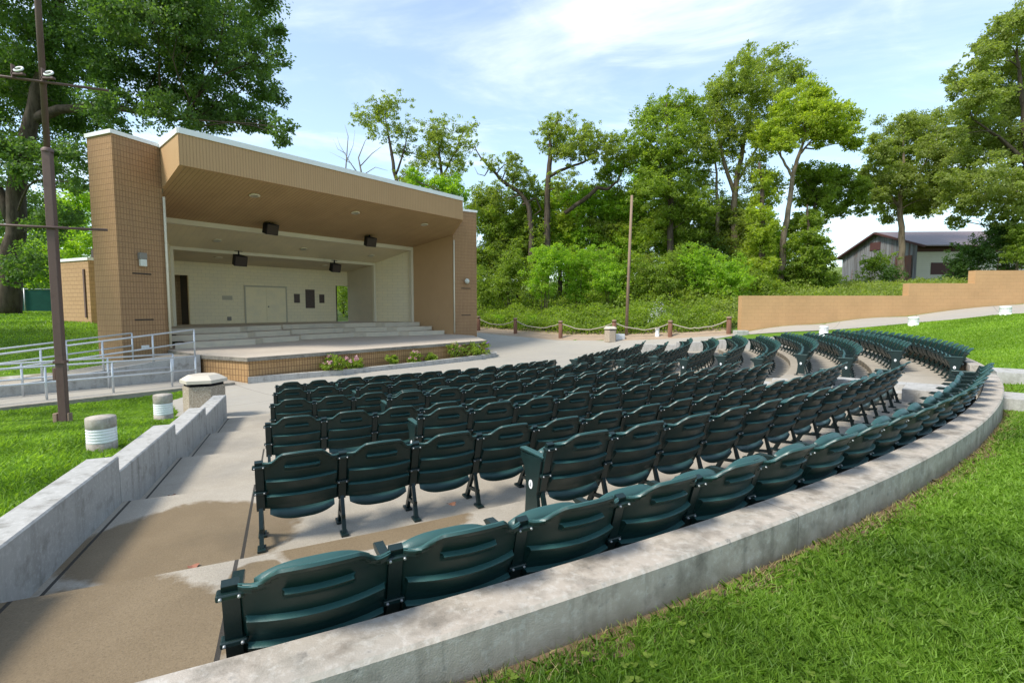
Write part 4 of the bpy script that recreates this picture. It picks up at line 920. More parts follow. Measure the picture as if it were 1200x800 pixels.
def foliage(blobs, n, size, m, name='crown', parent=None, droop=.15, wid=.32, sub=14, flat=.8, tight=.36, loose=1.12, floor=None, loc=Vector((0, 0, 0))):
    """many small leaves in sub-clumps through the volume of each blob (centre, radius)"""
    C = np.array([b[0][:] for b in blobs]); Rr = np.array([b[1] for b in blobs])
    wgt = Rr ** 2; n = n * 1.5 if n > 6000 else n; size = size * (.88 if n > 6000 else 1)
    cnt = np.maximum(30, n * wgt / wgt.sum()).astype(int)
    Ps, As, Ns, Sh = [], [], [], []
    for c, r, k in zip(C, Rr, cnt):
        ns = max(5, int(sub)); d = norm(rng.normal(size=(ns, 3))); rad = r * loose * rng.uniform(.05, 1.0, (ns, 1)) ** .6
        sc = c + d * rad * np.array([1, 1, flat]); sr = r * tight * rng.uniform(.55, 1.25, ns); sh = rng.uniform(0, 1, ns)
        idx = rng.integers(0, ns, k); q = rng.normal(size=(k, 3)); q = norm(q) * rng.uniform(0, 1, (k, 1)) ** .5 * (1 + .6 * (rng.uniform(0, 1, (k, 1)) > .85))
        p = sc[idx] + q * sr[idx][:, None] * np.array([1.15, 1.15, .7])
        out = norm(p - c + 1e-6); a = norm(out * .6 + rng.normal(size=(k, 3)) * .7 + np.array([0, 0, -droop * 2]))
        nr = norm(np.array([0, -.1, .5]) + out * .35 + rng.normal(size=(k, 3)) * .75)
        Ps.append(p); As.append(a); Ns.append(nr); Sh.append(sh[idx] * .55 + rng.uniform(0, .45, k))
    P = np.concatenate(Ps); A = np.concatenate(As); Nn = np.concatenate(Ns); sh = np.concatenate(Sh)
    if floor is not None:
        ok = P[:, 2] > floor; P, A, Nn, sh = P[ok], A[ok], Nn[ok], sh[ok]
    V = leaf_quads(P, A, Nn, size * rng.uniform(.6, 1.3, len(P)), wid) - np.array(loc[:])
    return link(name, fastmesh(name, V, 4, m, sh), parent)
def wob(a, c, n, amp):
    """bent line a->c"""
    L_ = (c - a).length; o = []
    k1 = Vector(rng.normal(size=3)) * amp * L_; k2 = Vector(rng.normal(size=3)) * amp * L_ * .5
    for i in range(n + 1):
        t = i / n; o.append(a.lerp(c, t) + k1 * math.sin(math.pi * t) + k2 * math.sin(2 * math.pi * t) + Vector((0, 0, .12 * L_ * math.sin(math.pi * t) * .5)))
    return o
TREEN = [0]
def tree(lab, base, trunks, lobes, m, bark, size, n, spread=.35, cat='tree', droop=.15, group=None, twigs=3, limbs=(), sub=40, tight=.27, bw=1.0, ground=None, limb_r=.055, depth=None, loose=1.2):
    """base (px,py,Y); trunks: lists of (px,py,radius); lobes (px,py,rpx[,dY])"""
    Y = base[2]; B = at(*base)
    if ground is None: B.z = tz(B.x, B.y)
    o = thing('broadleaf_tree' if cat == 'tree' else cat.replace(' ', '_'), lab, cat, B, 0, group)
    xs = [l[0] for l in lobes]; wid_m = (max(xs) - min(xs)) * Y / F if lobes else 2; dep = depth if depth is not None else wid_m * spread
    blobs = []
    for l in lobes:
        dy = l[3] if len(l) > 3 else rng.uniform(-1, 1) * dep
        blobs.append((at(l[0], l[1], Y + dy) , l[2] * (Y + dy) / F))
    for c_, r_ in list(blobs):
        for _ in range(3 if cat == 'tree' else 0):
            d_ = Vector(norm(rng.normal(size=(1, 3)))[0]); blobs.append((c_ + Vector((d_.x, d_.y, d_.z * .8)) * r_ * rng.uniform(.7, 1.15), r_ * rng.uniform(.3, .5)))
    nmain = len(lobes)
    b = MB(); tp = []
    for tr in trunks:
        pts = [at(px, py, Y) - B for px, py, r in tr]; pts = [Vector(p) for p in pts]
        if tr is trunks[0]: pts[0].z = -.3
        pts2, rr = [], []
        for i in range(len(pts) - 1):
            for k in range(4):
                t = k / 4; q = pts[i].lerp(pts[i + 1], t) + Vector(rng.normal(size=3)) * .012 * (pts[i + 1] - pts[i]).length; pts2.append(q); rr.append(tr[i][2] * (1 - t) + tr[i + 1][2] * t)
        pts2.append(pts[-1]); rr.append(tr[-1][2]); b.tube(pts2, rr, 9); tp += list(zip(pts2, rr))
    for c, r in blobs[:nmain]:
        cl = c - B
        if tp:
            best = min(tp, key=lambda q: (q[0] - cl).length + max(0, q[0].z - cl.z + .3) * 2.5)
            ln_ = (cl - best[0]).length; r0 = min(best[1] * .6, limb_r * (.6 + .12 * ln_)) * bw
            path = wob(best[0], cl, 6, .07); b.tube(path, [max(.012, r0 * (1 - .75 * i / 6)) for i in range(7)], 6, cap=False)
            for k in range(twigs):
                e = cl + Vector(norm(rng.normal(size=(1, 3)))[0]) * r * .85; s0 = path[int(rng.integers(3, 7))]
                b.tube(wob(s0, e, 4, .08), [max(.01, r0 * .3), r0 * .22, r0 * .16, r0 * .1, .006], 5, cap=False)
    for lm in limbs:      # bare limbs (px,py,r)
        pts = [at(px, py, Y + (q[0] if q else 0)) - B for px, py, r, *q in lm]; b.tube(pts, [q[2] for q in lm], 7)
    if b.v: b.build('trunk', bark, o)
    if lobes: foliage(blobs, n, size, m, 'crown', o, droop, loc=B, sub=sub, tight=tight, loose=loose)
    return o
def jit(l, k=1.0): return [(x, y, r) for x, y, r in l]

# the big maple over the left tower
LT = [(20, -60, 60), (110, -50, 60), (200, -40, 55), (270, -30, 45), (30, 20, 50), (100, 15, 48), (165, 10, 46), (225, 15, 42), (275, 20, 34), (60, 70, 45), (125, 62, 42), (190, 60, 40), (245, 62, 36), (292, 60, 26), (320, 42, 15), (326, 68, 12), (300, 92, 22), (262, 104, 30), (216, 108, 32), (170, 108, 32), (312, 112, 18), (330, 150, 14), (306, 142, 18), (280, 136, 22), (330, 165, 8), (245, 136, 22), (200, 132, 24), (20, 110, 50), (80, 120, 34), (130, 130, 28), (10, 180, 45), (50, 195, 30), (90, 180, 22), (15, 250, 38), (60, 262, 24), (95, 215, 14), (120, 175, 14), (30, 310, 26), (-60, 60, 80), (-40, -80, 80)]
tree('huge dark green maple tree spreading over the left tower', (12, 386, 30), [[(8, 386, .72), (14, 300, .5), (22, 200, .45), (40, 128, .36), (60, 40, .3), (80, -60, .2)], [(36, 140, .34), (70, 128, .26), (120, 125, .2), (170, 132, .15), (215, 140, .09)], [(14, 260, .3), (-30, 160, .25), (-70, 60, .2)]],
     LT, M['leafdark'], M['bark'], .20, 165000, spread=.16, droop=.25, sub=40, tight=.30)
tree('dark tree left of the ramp, casting shade over it', (-360, 390, 15), [[(-360, 390, .2), (-350, 250, .16), (-345, 120, .08)]], [(-360, 90, 80), (-280, 150, 65), (-420, 160, 75), (-330, 200, 70), (-220, 190, 50), (-480, 120, 75), (-250, 100, 60), (-440, 60, 70), (-150, 170, 45), (-180, 110, 45), (-160, -20, 60), (-130, 50, 48), (-230, 20, 60), (-110, 110, 40), (-200, -90, 60)], M['leafdark'], M['bark'], .16, 30000, spread=.25)
G3 = 'trees along the back of the grounds'
tree('light green tree standing in the sun behind the left wing', (70, 372, 46), [[(70, 372, .3), (76, 300, .2), (80, 240, .1)]], [(92, 240, 22), (70, 262, 26), (104, 275, 20), (86, 296, 22), (60, 320, 26), (40, 296, 24), (30, 340, 24), (90, 330, 18), (10, 330, 26), (102, 232, 14), (60, 350, 16), (20, 355, 16)], M['leafbright'], M['bark'], .24, 26000, group=G3)
tree('dark broad tree behind the tennis fence', (-40, 372, 52), [[(-40, 372, .3), (-40, 280, .2)]], [(-30, 300, 40), (10, 290, 36), (0, 340, 30), (-50, 250, 50), (30, 250, 36), (30, 330, 26), (55, 290, 26)], M['leafdark'], M['bark'], .26, 24000, group=G3)
# thin trees over the roof line
tree('thin open tree rising above the bandshell roof, leftmost', (468, 360, 52), [[(468, 360, .3), (464, 210, .2), (457, 172, .14), (452, 140, .05)], [(464, 205, .12), (474, 175, .08), (480, 150, .03)]], [(437, 136, 15), (462, 126, 15), (449, 152, 13), (424, 140, 9), (475, 155, 13), (481, 203, 12), (468, 176, 9), (490, 180, 12), (455, 118, 8), (487, 215, 14)], M['leafolive'], M['bark'], .2, 9500, group=G3, sub=30, bw=1.4, loose=1.6, tight=.26)
tree('slender tree with sparse grey-green crown right of the thin tree over the roof', (524, 360, 52), [[(524, 360, .3), (520, 230, .2), (516, 190, .14), (512, 150, .05)], [(518, 210, .12), (532, 180, .08), (545, 150, .03)]], [(505, 150, 14), (524, 155, 15), (546, 148, 10), (512, 176, 15), (535, 184, 15), (504, 192, 10), (545, 170, 10), (530, 205, 12)], M['leafolive'], M['bark'], .2, 10000, group=G3, sub=30, bw=1.4, loose=1.6, tight=.26)
tree('bright green rounded tree top just above the right end of the roof', (520, 360, 46), [[(520, 360, .25), (522, 240, .15)]], [(524, 218, 15), (510, 222, 12), (536, 226, 14), (520, 240, 20), (484, 206, 9), (488, 214, 9)], M['leafbright'], M['bark'], .22, 7000, group=G3)
dd = thing('dead_tree', 'bare grey dead branches above the left half of the bandshell roof', 'tree', at(420, 360, 54), 0, G3); B_ = dd.location
q = MB()
for path in ([(425, 330, .2), (424, 205, .12), (420, 185, .07), (428, 165, .03), (434, 158, .01)], [(424, 210, .09), (410, 190, .05), (398, 170, .02), (395, 160, .01)], [(422, 195, .06), (436, 180, .04), (447, 172, .012)], [(412, 192, .04), (402, 186, .02), (386, 178, .008)], [(406, 360, .16), (405, 200, .08), (408, 160, .04), (404, 146, .012)], [(406, 190, .04), (414, 170, .02), (416, 152, .008)], [(424, 206, .05), (440, 196, .03), (454, 200, .01)], [(405, 180, .04), (396, 175, .02), (390, 162, .008)]):
    q.tube([at(x, y, 54) - B_ for x, y, r in path], [r for *_, r in path], 6)
q.build('trunk', M['deadwood'], dd)
# twisted open tree
tree('gnarled open tree with twisted dark limbs against the sky', (640, 350, 47), [[(640, 350, .4), (641, 247, .3), (642, 214, .26), (645, 187, .22), (644, 157, .13), (655, 140, .05)], [(623, 330, .3), (622, 262, .26), (619, 240, .22), (610, 226, .2), (588, 212, .16), (574, 196, .12), (563, 184, .07), (556, 172, .03)], [(645, 206, .17), (656, 200, .15), (670, 195, .12), (684, 190, .1), (698, 183, .06), (716, 176, .03)], [(612, 240, .1), (628, 232, .08), (634, 246, .06), (626, 252, .05)], [(662, 250, .2), (690, 230, .2), (700, 220, .18), (712, 222, .15), (724, 212, .1), (732, 196, .04)]],
     [(659, 150, 15), (645, 165, 13), (677, 165, 16), (700, 172, 15), (722, 172, 14), (668, 182, 11), (655, 178, 9), (690, 156, 11), (606, 205, 13), (618, 218, 12), (600, 190, 9), (576, 190, 8), (730, 186, 12), (715, 200, 11), (640, 150, 8), (586, 226, 10), (664, 214, 14)], M['leafolive'], M['bark'], .18, 30000, group=G3, sub=34, spread=.3, twigs=6, bw=1.6, tight=.26, loose=1.7, depth=1.5,
     limbs=[[(574, 196, .07), (568, 206, .05), (560, 204, .03), (556, 196, .012)], [(588, 212, .07), (594, 196, .05), (600, 186, .02), (604, 176, .01)], [(610, 226, .06), (600, 232, .04), (590, 238, .015)], [(644, 160, .05), (634, 150, .03), (630, 140, .01)], [(556, 172, .025), (552, 180, .02), (546, 178, .008)]])
# tall crowns in the middle
tree('tall dark tree with layered crown, left of the tallest crowns', (782, 345, 45), [[(784, 345, .35), (786, 240, .26), (784, 180, .2), (780, 130, .08)], [(785, 215, .16), (765, 175, .1), (756, 150, .04)]], [(790, 122, 20), (772, 130, 16), (760, 142, 18), (748, 162, 16), (776, 160, 24), (800, 150, 20), (756, 190, 22), (780, 196, 26), (804, 190, 22), (810, 128, 16), (742, 182, 12), (765, 222, 24), (795, 235, 26), (782, 272, 26), (802, 284, 22), (822, 240, 20)], M['leafmid'], M['bark'], .22, 38000, group=G3, loose=1.3, tight=.25)
tree('tallest broad tree with airy crown and pale forked trunk', (862, 345, 47), [[(862, 345, .4), (860, 260, .3), (862, 215, .26), (872, 160, .18), (885, 110, .08)], [(861, 230, .2), (846, 180, .15), (838, 140, .06)], [(862, 215, .16), (884, 180, .11), (905, 130, .05)], [(846, 345, .24), (841, 240, .16), (838, 190, .08)]], [(856, 98, 22), (880, 82, 22), (904, 76, 20), (924, 82, 18), (934, 96, 13), (886, 112, 26), (910, 108, 22), (842, 122, 24), (824, 138, 22), (850, 146, 24), (876, 148, 26), (812, 172, 18), (832, 172, 20), (816, 204, 20), (905, 160, 18), (850, 185, 18), (880, 195, 18), (838, 104, 14), (868, 76, 12), (892, 220, 20), (826, 236, 22), (848, 262, 26), (872, 270, 26), (830, 290, 26), (880, 300, 22)], M['leafolive'], M['paleb'], .22, 56000, group=G3, spread=.3, loose=1.3, tight=.25)
tree('leaning tree with bright yellow-green crown over a pale bare trunk', (914, 345, 41), [[(914, 345, .3), (916, 292, .26), (924, 245, .2), (929, 205, .17), (936, 182, .14), (944, 160, .07)], [(929, 208, .12), (918, 188, .09), (908, 172, .04)], [(936, 182, .1), (950, 166, .07), (966, 150, .03)]], [(946, 110, 19), (928, 126, 22), (955, 136, 24), (908, 150, 20), (936, 148, 20), (978, 142, 20), (994, 156, 14), (968, 158, 16), (918, 168, 14), (896, 162, 14), (1000, 170, 8), (960, 118, 14)], M['leafyellow'], M['paleb'], .21, 36000, group=G3, spread=.3, bw=1.4)
tree('dark drooping lower boughs between the leaning tree and the barn', (940, 345, 44), [[(940, 345, .24), (946, 280, .16), (958, 230, .1)]], [(972, 212, 20), (952, 206, 18), (992, 216, 16), (1006, 232, 11), (960, 232, 20), (984, 240, 14), (944, 228, 14), (1010, 246, 7), (952, 256, 15), (940, 200, 10), (1008, 220, 10)], M['leafmid'], M['bark'], .22, 23000, group=G3, droop=.3)
tree('vine-clad trunk wrapped in bright leaves left of the barn', (894, 348, 40), [[(893, 348, .28), (894, 280, .22), (893, 220, .16), (890, 190, .08)]], [(894, 212, 12), (897, 232, 14), (890, 252, 14), (896, 272, 15), (888, 292, 16), (893, 314, 17), (900, 334, 14), (884, 330, 14)], M['leafyellow'], M['bark'], .19, 15000, group=G3, depth=.8)
tree('leafy column of vines between the leaning trunk and the barn', (948, 346, 40), [[(948, 346, .2), (948, 285, .14), (946, 240, .06)]], [(945, 262, 16), (952, 282, 18), (940, 300, 18), (958, 308, 16), (948, 325, 20), (964, 296, 11), (930, 322, 16), (968, 326, 12)], M['leafmid'], M['bark'], .2, 20000, group=G3, depth=1.0)
tree('willowy tree standing in front of the barn gable', (1057, 330, 47), [[(1057, 334, .32), (1057, 290, .28), (1055, 244, .22), (1058, 190, .12), (1060, 150, .05)], [(1055, 235, .13), (1080, 200, .09), (1095, 170, .04)], [(1055, 245, .12), (1035, 215, .08), (1025, 195, .03)]], [(1055, 152, 22), (1080, 144, 20), (1104, 148, 20), (1036, 172, 18), (1062, 180, 26), (1088, 186, 26), (1110, 182, 18), (1026, 198, 14), (1034, 212, 19), (1062, 218, 26), (1092, 222, 26), (1114, 214, 18), (1044, 236, 16), (1070, 238, 16), (1096, 236, 16), (1026, 232, 12), (1020, 218, 9), (1040, 256, 8)], M['leafwillow'], M['paleb'], .21, 62000, group=G3, droop=.45, spread=.3)
tree('large feathery tree filling the right edge of the sky', (1222, 320, 40), [[(1222, 320, .5), (1220, 250, .42), (1205, 180, .3), (1196, 110, .16), (1192, 50, .06)], [(1218, 240, .2), (1180, 220, .14), (1140, 228, .06)], [(1212, 200, .2), (1170, 160, .12), (1140, 140, .05)]], [(1192, 28, 20), (1172, 48, 20), (1150, 72, 18), (1182, 74, 26), (1126, 98, 13), (1152, 108, 24), (1182, 116, 28), (1138, 146, 22), (1166, 156, 28), (1194, 168, 26), (1140, 190, 24), (1168, 206, 28), (1196, 216, 24), (1122, 236, 18), (1156, 236, 20), (1188, 244, 22), (1116, 88, 8), (1124, 258, 9), (1186, 276, 14), (1116, 208, 12), (1210, 20, 26), (1216, 90, 36), (1222, 170, 36), (1120, 160, 12)], M['leafwillow'], M['bark'], .20, 90000, group=G3, droop=.4, spread=.3)
# back row of lower trees filling the gaps
BACKT = [(655, 252, 24, 'leafyellow', 'yellow-green tree between the twisted limbs, low behind'), (726, 264, 26, 'leafbright', 'bright tree low behind the timber pole'), (790, 248, 24, 'leafolive', 'olive tree low among the tall trunks'), (588, 246, 26, 'leafolive', 'olive tree showing beneath the bare left limb'), (630, 240, 24, 'leafmid', 'soft green tree far back under the gnarled crown'), (712, 236, 26, 'leafolive', 'olive green tree far back, right of the gnarled crown'), (750, 222, 28, 'leafbright', 'bright tree far back, directly left of the tall crowns'), (806, 262, 28, 'leafmid', 'mid green tree behind the tall layered crown'), (846, 272, 28, 'leafolive', 'olive tree behind the pale forked trunk'), (880, 266, 24, 'leafmid', 'mid green tree behind the vine-clad trunk'), (912, 280, 22, 'leafbright', 'light green tree behind the leaning pale trunk'), (572, 262, 30, 'leafmid', 'dark bushy tree directly right of the bandshell tower'), (690, 262, 30, 'leafbright', 'fresh green tree below the twisted limbs'), (608, 262, 24, 'leafmid', 'bushy tree under the left twisted limb'), (738, 240, 26, 'leafyellow', 'yellow-green tree left of the tall dark tree'), (664, 235, 22, 'leafbright', 'light green tree between the two twisted trunks')]
for (px, py, r, m_, lab) in BACKT:
    lob = [(px + rng.uniform(-r, r) * 1.0, py + rng.uniform(-.9, 1.0) * r * 1.5 + 8, r * rng.uniform(.42, .7)) for _ in range(13)]
    lob = [(x, y, q) for x, y, q in lob] + [(px, py + r * 1.6, r * .8), (px - r * .6, py + r * 2.2, r * .7), (px + r * .6, py + r * 2.2, r * .7)]
    tree(lab, (px, 356, 50), [[(px, 356, .25), (px + 3, py + 20, .16), (px, py - 5, .05)]], lob, M[m_], M['bark'], .22, int(21000 * (r / 28) ** 2), group=G3, depth=2)
# shrubs on the bank
def shrub(lab, px, py, Y, w, h, m, n, size=.17, group='shrubs on the bank behind the ropes', name='shrub', z=None):
    B = at(px, py, Y); B.z = tz(B.x, B.y) if z is None else z
    o = thing(name, lab, name, B, 0, group); s = Y / F; bl = []
    for i in range(9):
        a = rng.uniform(0, 6.28); rr = rng.uniform(0, .32) * w * s
        bl.append((B + Vector((rr * math.cos(a), rr * math.sin(a) * .7, h * s * rng.uniform(.25, .8))), rng.uniform(.22, .34) * min(w, h * 1.2) * s))
    foliage(bl, n, size, m, 'foliage', o, loc=B, sub=26, tight=.28, loose=1.25, floor=B.z + .02)
    q = MB()
    for i in range(6):
        c = bl[i][0] - B; q.tube(wob(Vector((rng.uniform(-.1, .1), rng.uniform(-.1, .1), -.1)), c, 4, .06), [.03, .026, .02, .014, .008], 5)
    q.build('stem', M['bark'], o); return o
SH = [(568, 372, 44, 42, 66, 'leafmid', 'dark bush touching the right stage tower'), (596, 372, 43, 52, 84, 'leafmid', 'tall dark bush behind the second rope post'), (640, 368, 40, 56, 92, 'leafbright', 'large bright bush with broad leaves behind the third rope post'), (676, 366, 41, 52, 76, 'leafbright', 'bright leafy bush between the third and fourth rope posts'), (712, 364, 40, 56, 88, 'leafbright', 'tall bright bush just left of the timber pole'), (748, 364, 40, 52, 70, 'leafmid', 'mid green bush just right of the timber pole'), (784, 364, 39, 56, 78, 'leafmid', 'mid green bush behind the fifth rope post'), (818, 362, 38, 52, 74, 'leafbright', 'light green bush halfway between pole and tan wall'), (852, 362, 36, 54, 66, 'leafbright', 'fresh green bush at the end of the rope barrier'), (886, 346, 38, 46, 40, 'leafmid', 'bush directly above the tan wall corner'), (624, 342, 47, 50, 60, 'leafmid', 'shaded bush high on the bank under the twisted tree'), (700, 340, 47, 60, 66, 'leafmid', 'shaded bush high on the bank left of the timber pole'), (766, 340, 46, 60, 60, 'leafolive', 'olive bush high on the bank right of the timber pole'), (830, 336, 45, 60, 60, 'leafdark', 'dark bush under the tallest trees')]
for (px, py, Y, w_, h_, m_, lab) in SH: shrub(lab, px, py, Y, w_, h_, M[m_], int(5200 * w_ * h_ / 3400))
for (px, py, Y, w_, h_, m_, lab) in [(1022, 330, 45, 40, 46, 'leafmid', 'bush against the middle of the barn gable'), (1042, 330, 44, 30, 30, 'leafdark', 'small dark bush at the foot of the gable tree'), (1122, 330, 42, 34, 46, 'leafdark', 'dark bush below the barn eave, left of the cream siding window'), (1146, 328, 42, 46, 64, 'leafdark', 'tall dark bush in front of the cream barn siding'), (1174, 322, 40, 46, 92, 'leafdark', 'dark bush covering the right end of the barn'), (1196, 318, 38, 44, 84, 'leafmid', 'dark bush at the right edge above the tan wall'), (970, 336, 42, 34, 28, 'leafmid', 'low bush above the tan wall left of the barn')]:
    shrub(lab, px, py, Y, w_, h_, M[m_], int(5200 * w_ * h_ / 3000), group='bushes around the barn')
shrub('bush seen through the right doorway of the stage', 403, 372, 47, 60, 60, M['leafmid'], 5000, group='bushes behind the bandshell')
# ground cover: ivy bank behind the ropes and weeds above the tan wall
def cover(name, poly, n, size, m, hmin, hmax, lab=None):
    q = np.array(poly); P = np.c_[rng.uniform(q[:, 0].min(), q[:, 0].max(), n * 3), rng.uniform(q[:, 1].min(), q[:, 1].max(), n * 3)]; P = P[inside(P, poly)][:n]
    cl = np.sin(P[:, 0] * 1.7 + 1.3 * np.sin(P[:, 1] * 1.1)) * np.cos(P[:, 1] * 1.5 + .7 * P[:, 0]) * .5 + .5
    z = TZ(P[:, 0], P[:, 1]); hh = hmin + (hmax - hmin) * cl; k = len(P)
    p = np.c_[P, z + hh * rng.uniform(0, 1, k) ** .6]
    a = norm(rng.normal(size=(k, 3)) + np.array([0, -.3, .1])); nr = norm(np.array([0, -.25, .9]) + rng.normal(size=(k, 3)) * .55)
    V = leaf_quads(p, a, nr, size * rng.uniform(.6, 1.3, k), .34)
    o = stuff(link(name, fastmesh(name, V, 4, m, cl * .5 + rng.uniform(0, .5, k))))
    if lab: o['label'] = lab
    return o
cover('ground_cover', [(-6.6, 42.8), (-2.2, 38.7), (.7, 35.7), (3.6, 32.8), (6.8, 31.3), (10, 30.3), (13.1, 29.0), (13.2, 33), (9, 36), (4, 40), (-1, 45), (-6, 48)], 52000, .16, M['leafmid'], .1, 1.1)
cover('weeds', [(13, 29), (42, 29), (48, 46), (24, 48), (12, 40)], 70000, .17, M['leafolive'], .05, .95)
cover('weeds', [(-8, 46), (0, 44), (8, 38), (13, 33), (26, 40), (24, 56), (-10, 60)], 42000, .22, M['leafmid'], .2, 1.4)
shrub('white-petalled clump standing in for the lattice behind the rope, right of the timber pole', 770, 392, 32, 30, 34, M['latticewhite'], 500, .06)  # petal clump put in place of a white lattice
shrub('low green plant under the rope near the second post', 624, 391, 37, 20, 12, M['leafbright'], 900, .13)
shrub('low green plant under the rope near the first post', 586, 389, 39, 28, 12, M['leafbright'], 900, .13)
# flowering plants along the stage front
for (X, Y, w_, h_, fm, lab) in [(-4.1, -5.98, .85, .68, 'flower', 'bushy rose plant with pink blooms, leftmost in the stage bed'), (-3.25, -5.95, .75, .72, 'flower', 'second rose plant from the left in the stage bed'), (-1.5, -5.98, .5, .5, None, 'small round plant left of the middle in the stage bed'), (-.35, -6.0, .62, .62, 'flower', 'rose plant with one large pale bloom in the middle of the stage bed'), (.75, -5.95, .55, .5, None, 'compact green plant right of the middle in the stage bed'), (2.2, -5.85, .8, .85, 'flower', 'tall rose plant reaching the stage edge'), (3.3, -5.85, .95, .72, None, 'wide leafy plant near the right end of the stage bed'), (4.1, -5.85, .85, .74, 'purple', 'plant with purple flowers at the right end of the stage bed')]:
    B = BL(X, Y, -1.0); o = thing('flowering_plant', lab, 'plant', B, 0, 'plants in the bed below the stage'); bl = []
    for i in range(8): a = rng.uniform(0, 6.28); bl.append((B + Vector((w_ * .32 * math.cos(a), w_ * .3 * math.sin(a), h_ * rng.uniform(.3, .85))), .17 * w_ / .7))
    foliage(bl, 1300, .075, M['leafmid'], 'foliage', o, loc=B, floor=-.98)
    for c, r in (bl[:6] if fm else []): foliage([(c + Vector((0, -.05, .12)), .05)], 16, .06, M[fm], 'flower', o, loc=B, wid=.5, sub=5, tight=.6)
    q = MB()
    for i in range(5): q.tube([Vector((0, 0, -.05)), bl[i][0] - B], [.012, .006], 5)
    q.build('stem', M['bark'], o)

# ------------------------------------------------------------------ grass blades
def blades(name, P, h, wd, m, lean=.5, tint=None):
    k = len(P); a = rng.uniform(0, 2 * np.pi, k); side = np.c_[np.cos(a), np.sin(a), np.zeros(k)]
    ln_ = rng.normal(size=(k, 2)) * lean; tipd = np.c_[ln_, np.ones(k)]; H = (h * rng.uniform(.5, 1.25, k))[:, None]; W_ = (wd * rng.uniform(.6, 1.3, k))[:, None]
    mid = P + tipd * np.array([.35, .35, .62]) * H; tip = P + tipd * np.array([1, 1, .92]) * H
    V = np.stack([P - side * W_ * .5, P + side * W_ * .5, mid + side * W_ * .36, tip, mid - side * W_ * .36], 1).reshape(-1, 3)
    sh = rng.uniform(0, 1, k) if tint is None else np.clip(tint + rng.uniform(-.35, .35, k), 0, 1)
    return stuff(link(name, fastmesh(name, V, 5, m, sh)))
def scatter(n, fn):
    out = []
    while sum(map(len, out)) < n: q = fn(n); out.append(q)
    return np.concatenate(out)[:n]
def tones(x, y): return .5 + .22 * np.sin(x * 1.9 + np.sin(y * 2.3) * 1.4) + .2 * np.sin(y * 3.1 - x * 1.2) + .12 * np.sin(x * 7 + y * 5)
# foreground lawn: density falls with distance; kept in the camera's field with a margin either side
def fg(n):
    r = 1.15 + 11.0 * rng.uniform(0, 1, n) ** 1.75; a = rng.uniform(-.5, 1.2, n); x = r * np.sin(a); y = r * np.cos(a)
    rr = np.hypot(x - CX, y - CY); return np.c_[x, y][rr > 31.0]
P2 = scatter(340000, fg); rr = np.hypot(P2[:, 0] - CX, P2[:, 1] - CY); dd_ = np.hypot(P2[:, 0], P2[:, 1])
bare = (rr < 31.07 + .08 * np.sin(P2[:, 0] * 5.3) + .07 * np.sin(P2[:, 1] * 11)) & (rng.uniform(0, 1, len(P2)) < .7); P2 = P2[~bare]; dd_ = dd_[~bare]
P3 = np.c_[P2, TZ(P2[:, 0], P2[:, 1]) - .005]
blades('grass', P3, .046 + .014 * tones(P2[:, 0] * .7, P2[:, 1] * .7), .0036 + .0010 * dd_, M['grassblade'], .55, tones(P2[:, 0], P2[:, 1]))
def fl(n):
    x = rng.uniform(-15, -.9, n); y = .8 + 14 * rng.uniform(0, 1, n) ** 1.15; dx, dy = x - CX, CY - y; ph = np.arctan2(dx, dy); R0 = np.hypot(dx, dy)
    e = R0 * np.sin(PH0 - ph); loc = np.c_[x, y]
    lx = (x - BL(0, 0).x) * math.cos(YAW) + (y - BL(0, 0).y) * math.sin(YAW); ly = -(x - BL(0, 0).x) * math.sin(YAW) + (y - BL(0, 0).y) * math.cos(YAW)
    return loc[(e > .27) & (ly < -5.5) & (x / np.maximum(y, .1) > -1.45) & ~inside(loc, plaza_poly)]
P2 = scatter(120000, fl); dd_ = np.hypot(P2[:, 0], P2[:, 1])
blades('grass', np.c_[P2, TZ(P2[:, 0], P2[:, 1]) - .005], .055 + .02 * tones(P2[:, 0], P2[:, 1]), .0045 + .0012 * dd_, M['grassblade'], .5, tones(P2[:, 0], P2[:, 1]))
def fr_(n):
    x = rng.uniform(8, 34, n); y = rng.uniform(4, 27.5, n); R0 = np.hypot(x - CX, y - CY); loc = np.c_[x, y]
    return loc[(R0 > 31.02) & ~inside(loc, sw) & (x / y < 1.35) & (np.hypot(x, y) > 9)]
P2 = scatter(60000, fr_); dd_ = np.hypot(P2[:, 0], P2[:, 1])
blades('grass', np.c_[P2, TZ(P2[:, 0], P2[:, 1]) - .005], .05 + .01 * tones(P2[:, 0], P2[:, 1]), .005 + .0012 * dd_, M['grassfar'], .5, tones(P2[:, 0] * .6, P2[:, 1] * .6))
def fb(n):
    x = rng.uniform(-40, -13, n); y = rng.uniform(11, 34, n); loc = np.c_[x, y]
    ly = -(x - BL(0, 0).x) * math.sin(YAW) + (y - BL(0, 0).y) * math.cos(YAW); return loc[(ly > -1.0) & (x / y > -1.4) & (x / y < -.72)]
P2 = scatter(40000, fb); dd_ = np.hypot(P2[:, 0], P2[:, 1])
blades('grass', np.c_[P2, TZ(P2[:, 0], P2[:, 1]) - .005], .08 + 0 * dd_, .006 + .0012 * dd_, M['grassblade'], .5, tones(P2[:, 0] * .6, P2[:, 1] * .6))
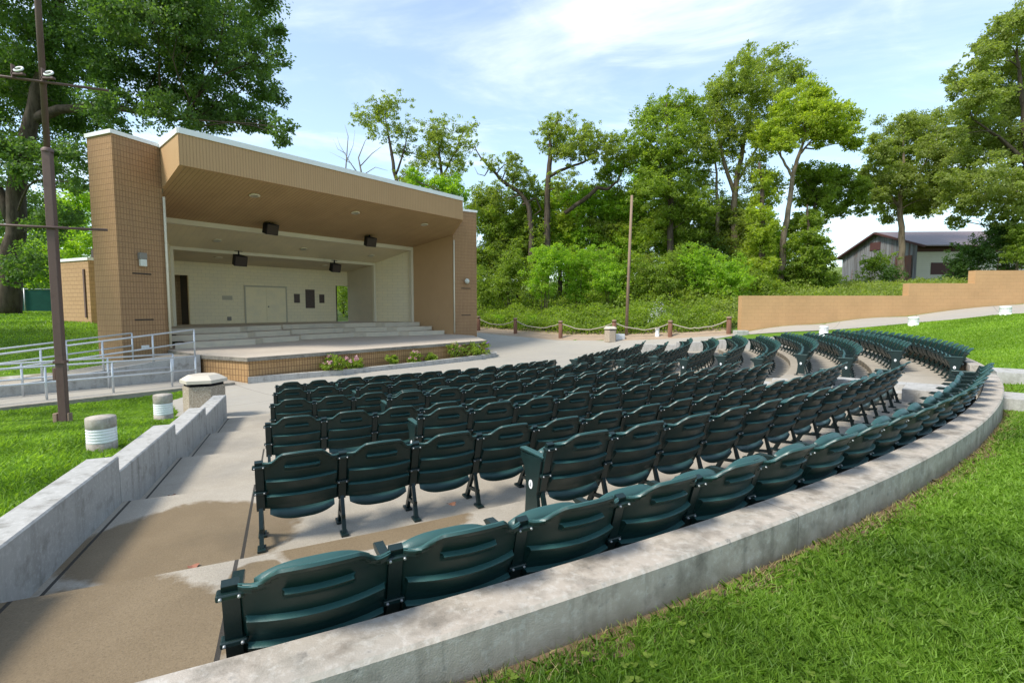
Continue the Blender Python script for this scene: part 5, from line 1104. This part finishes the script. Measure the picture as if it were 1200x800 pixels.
# dry fringe and bare soil at the foot of the curved wall
k = 5200; ph = rng.uniform(.43, .86, k); Rr_ = 30.965 + np.abs(rng.normal(0, .10, k)); P2 = np.c_[CX + Rr_ * np.sin(ph), CY - Rr_ * np.cos(ph)]
blades('dry_grass', np.c_[P2, TZ(P2[:, 0], P2[:, 1]) - .004], .045 + np.zeros(k), .006 + np.zeros(k), M['grassdry'], .9)
b = MB(); n = 60; v = []
for i in range(n + 1):
    p = .40 + .46 * i / n; wv = .10 + .06 * math.sin(i * 1.7) + .05 * math.sin(i * .6 + 1)
    for r in (30.94, 30.961 + wv): e = pol(r, p); v.append((e.x, e.y, tz(e.x, e.y) + .009))
b.add(v, [(2 * i, 2 * i + 1, 2 * i + 3, 2 * i + 2) for i in range(n)], 0, True); struct(b.build('soil', M['dirt']))
# clover leaves in the lawn
k = 450; P2 = scatter(k, fg); cz = TZ(P2[:, 0], P2[:, 1]) + rng.uniform(.03, .06, k)
ax_ = rng.uniform(0, 6.28, k); V = []
for j in range(3):
    a = np.c_[np.cos(ax_ + j * 2.09), np.sin(ax_ + j * 2.09), np.full(k, .12)]; V.append(leaf_quads(np.c_[P2, cz], norm(a), norm(rng.normal(size=(k, 3)) * .15 + np.array([0, 0, 1])), np.full(k, .021), .55).reshape(k, 4, 3))
V = np.concatenate(V, 0).reshape(-1, 3); stuff(link('clover', fastmesh('clover', V, 4, M['leafmid'], rng.uniform(.2, .9, 3 * k))))
# fallen leaves on the paving
for i, (px, py, z, lab) in enumerate([(226, 664, -.4, 'fallen red leaf on the damp aisle step'), (201, 581, -.555, 'fallen dark leaf beside the dry aisle edge'), (529, 591, -.245, 'fallen brown leaf on the paving between the chair legs')]):
    a = (px - 600) / F; bb = (400 - py) / F; dy = math.cos(PITCH) + bb * math.sin(PITCH); dz = -math.sin(PITCH) + bb * math.cos(PITCH); t = (z - ZC) / dz
    q = MB(); n_ = 10; q.add([(.034 * (1 + .35 * (k % 2)) * math.cos(k * .628), .026 * (1 + .35 * (k % 2)) * math.sin(k * .628), .006 + .01 * math.sin(k * 1.3)) for k in range(n_)] + [(0, 0, .004)], [(k, (k + 1) % n_, n_) for k in range(n_)])
    o = label(q.build('fallen_leaf', M['leafred'] if i == 0 else M['wood']), lab, 'leaf'); o.location = (a * t, dy * t, z + .003)
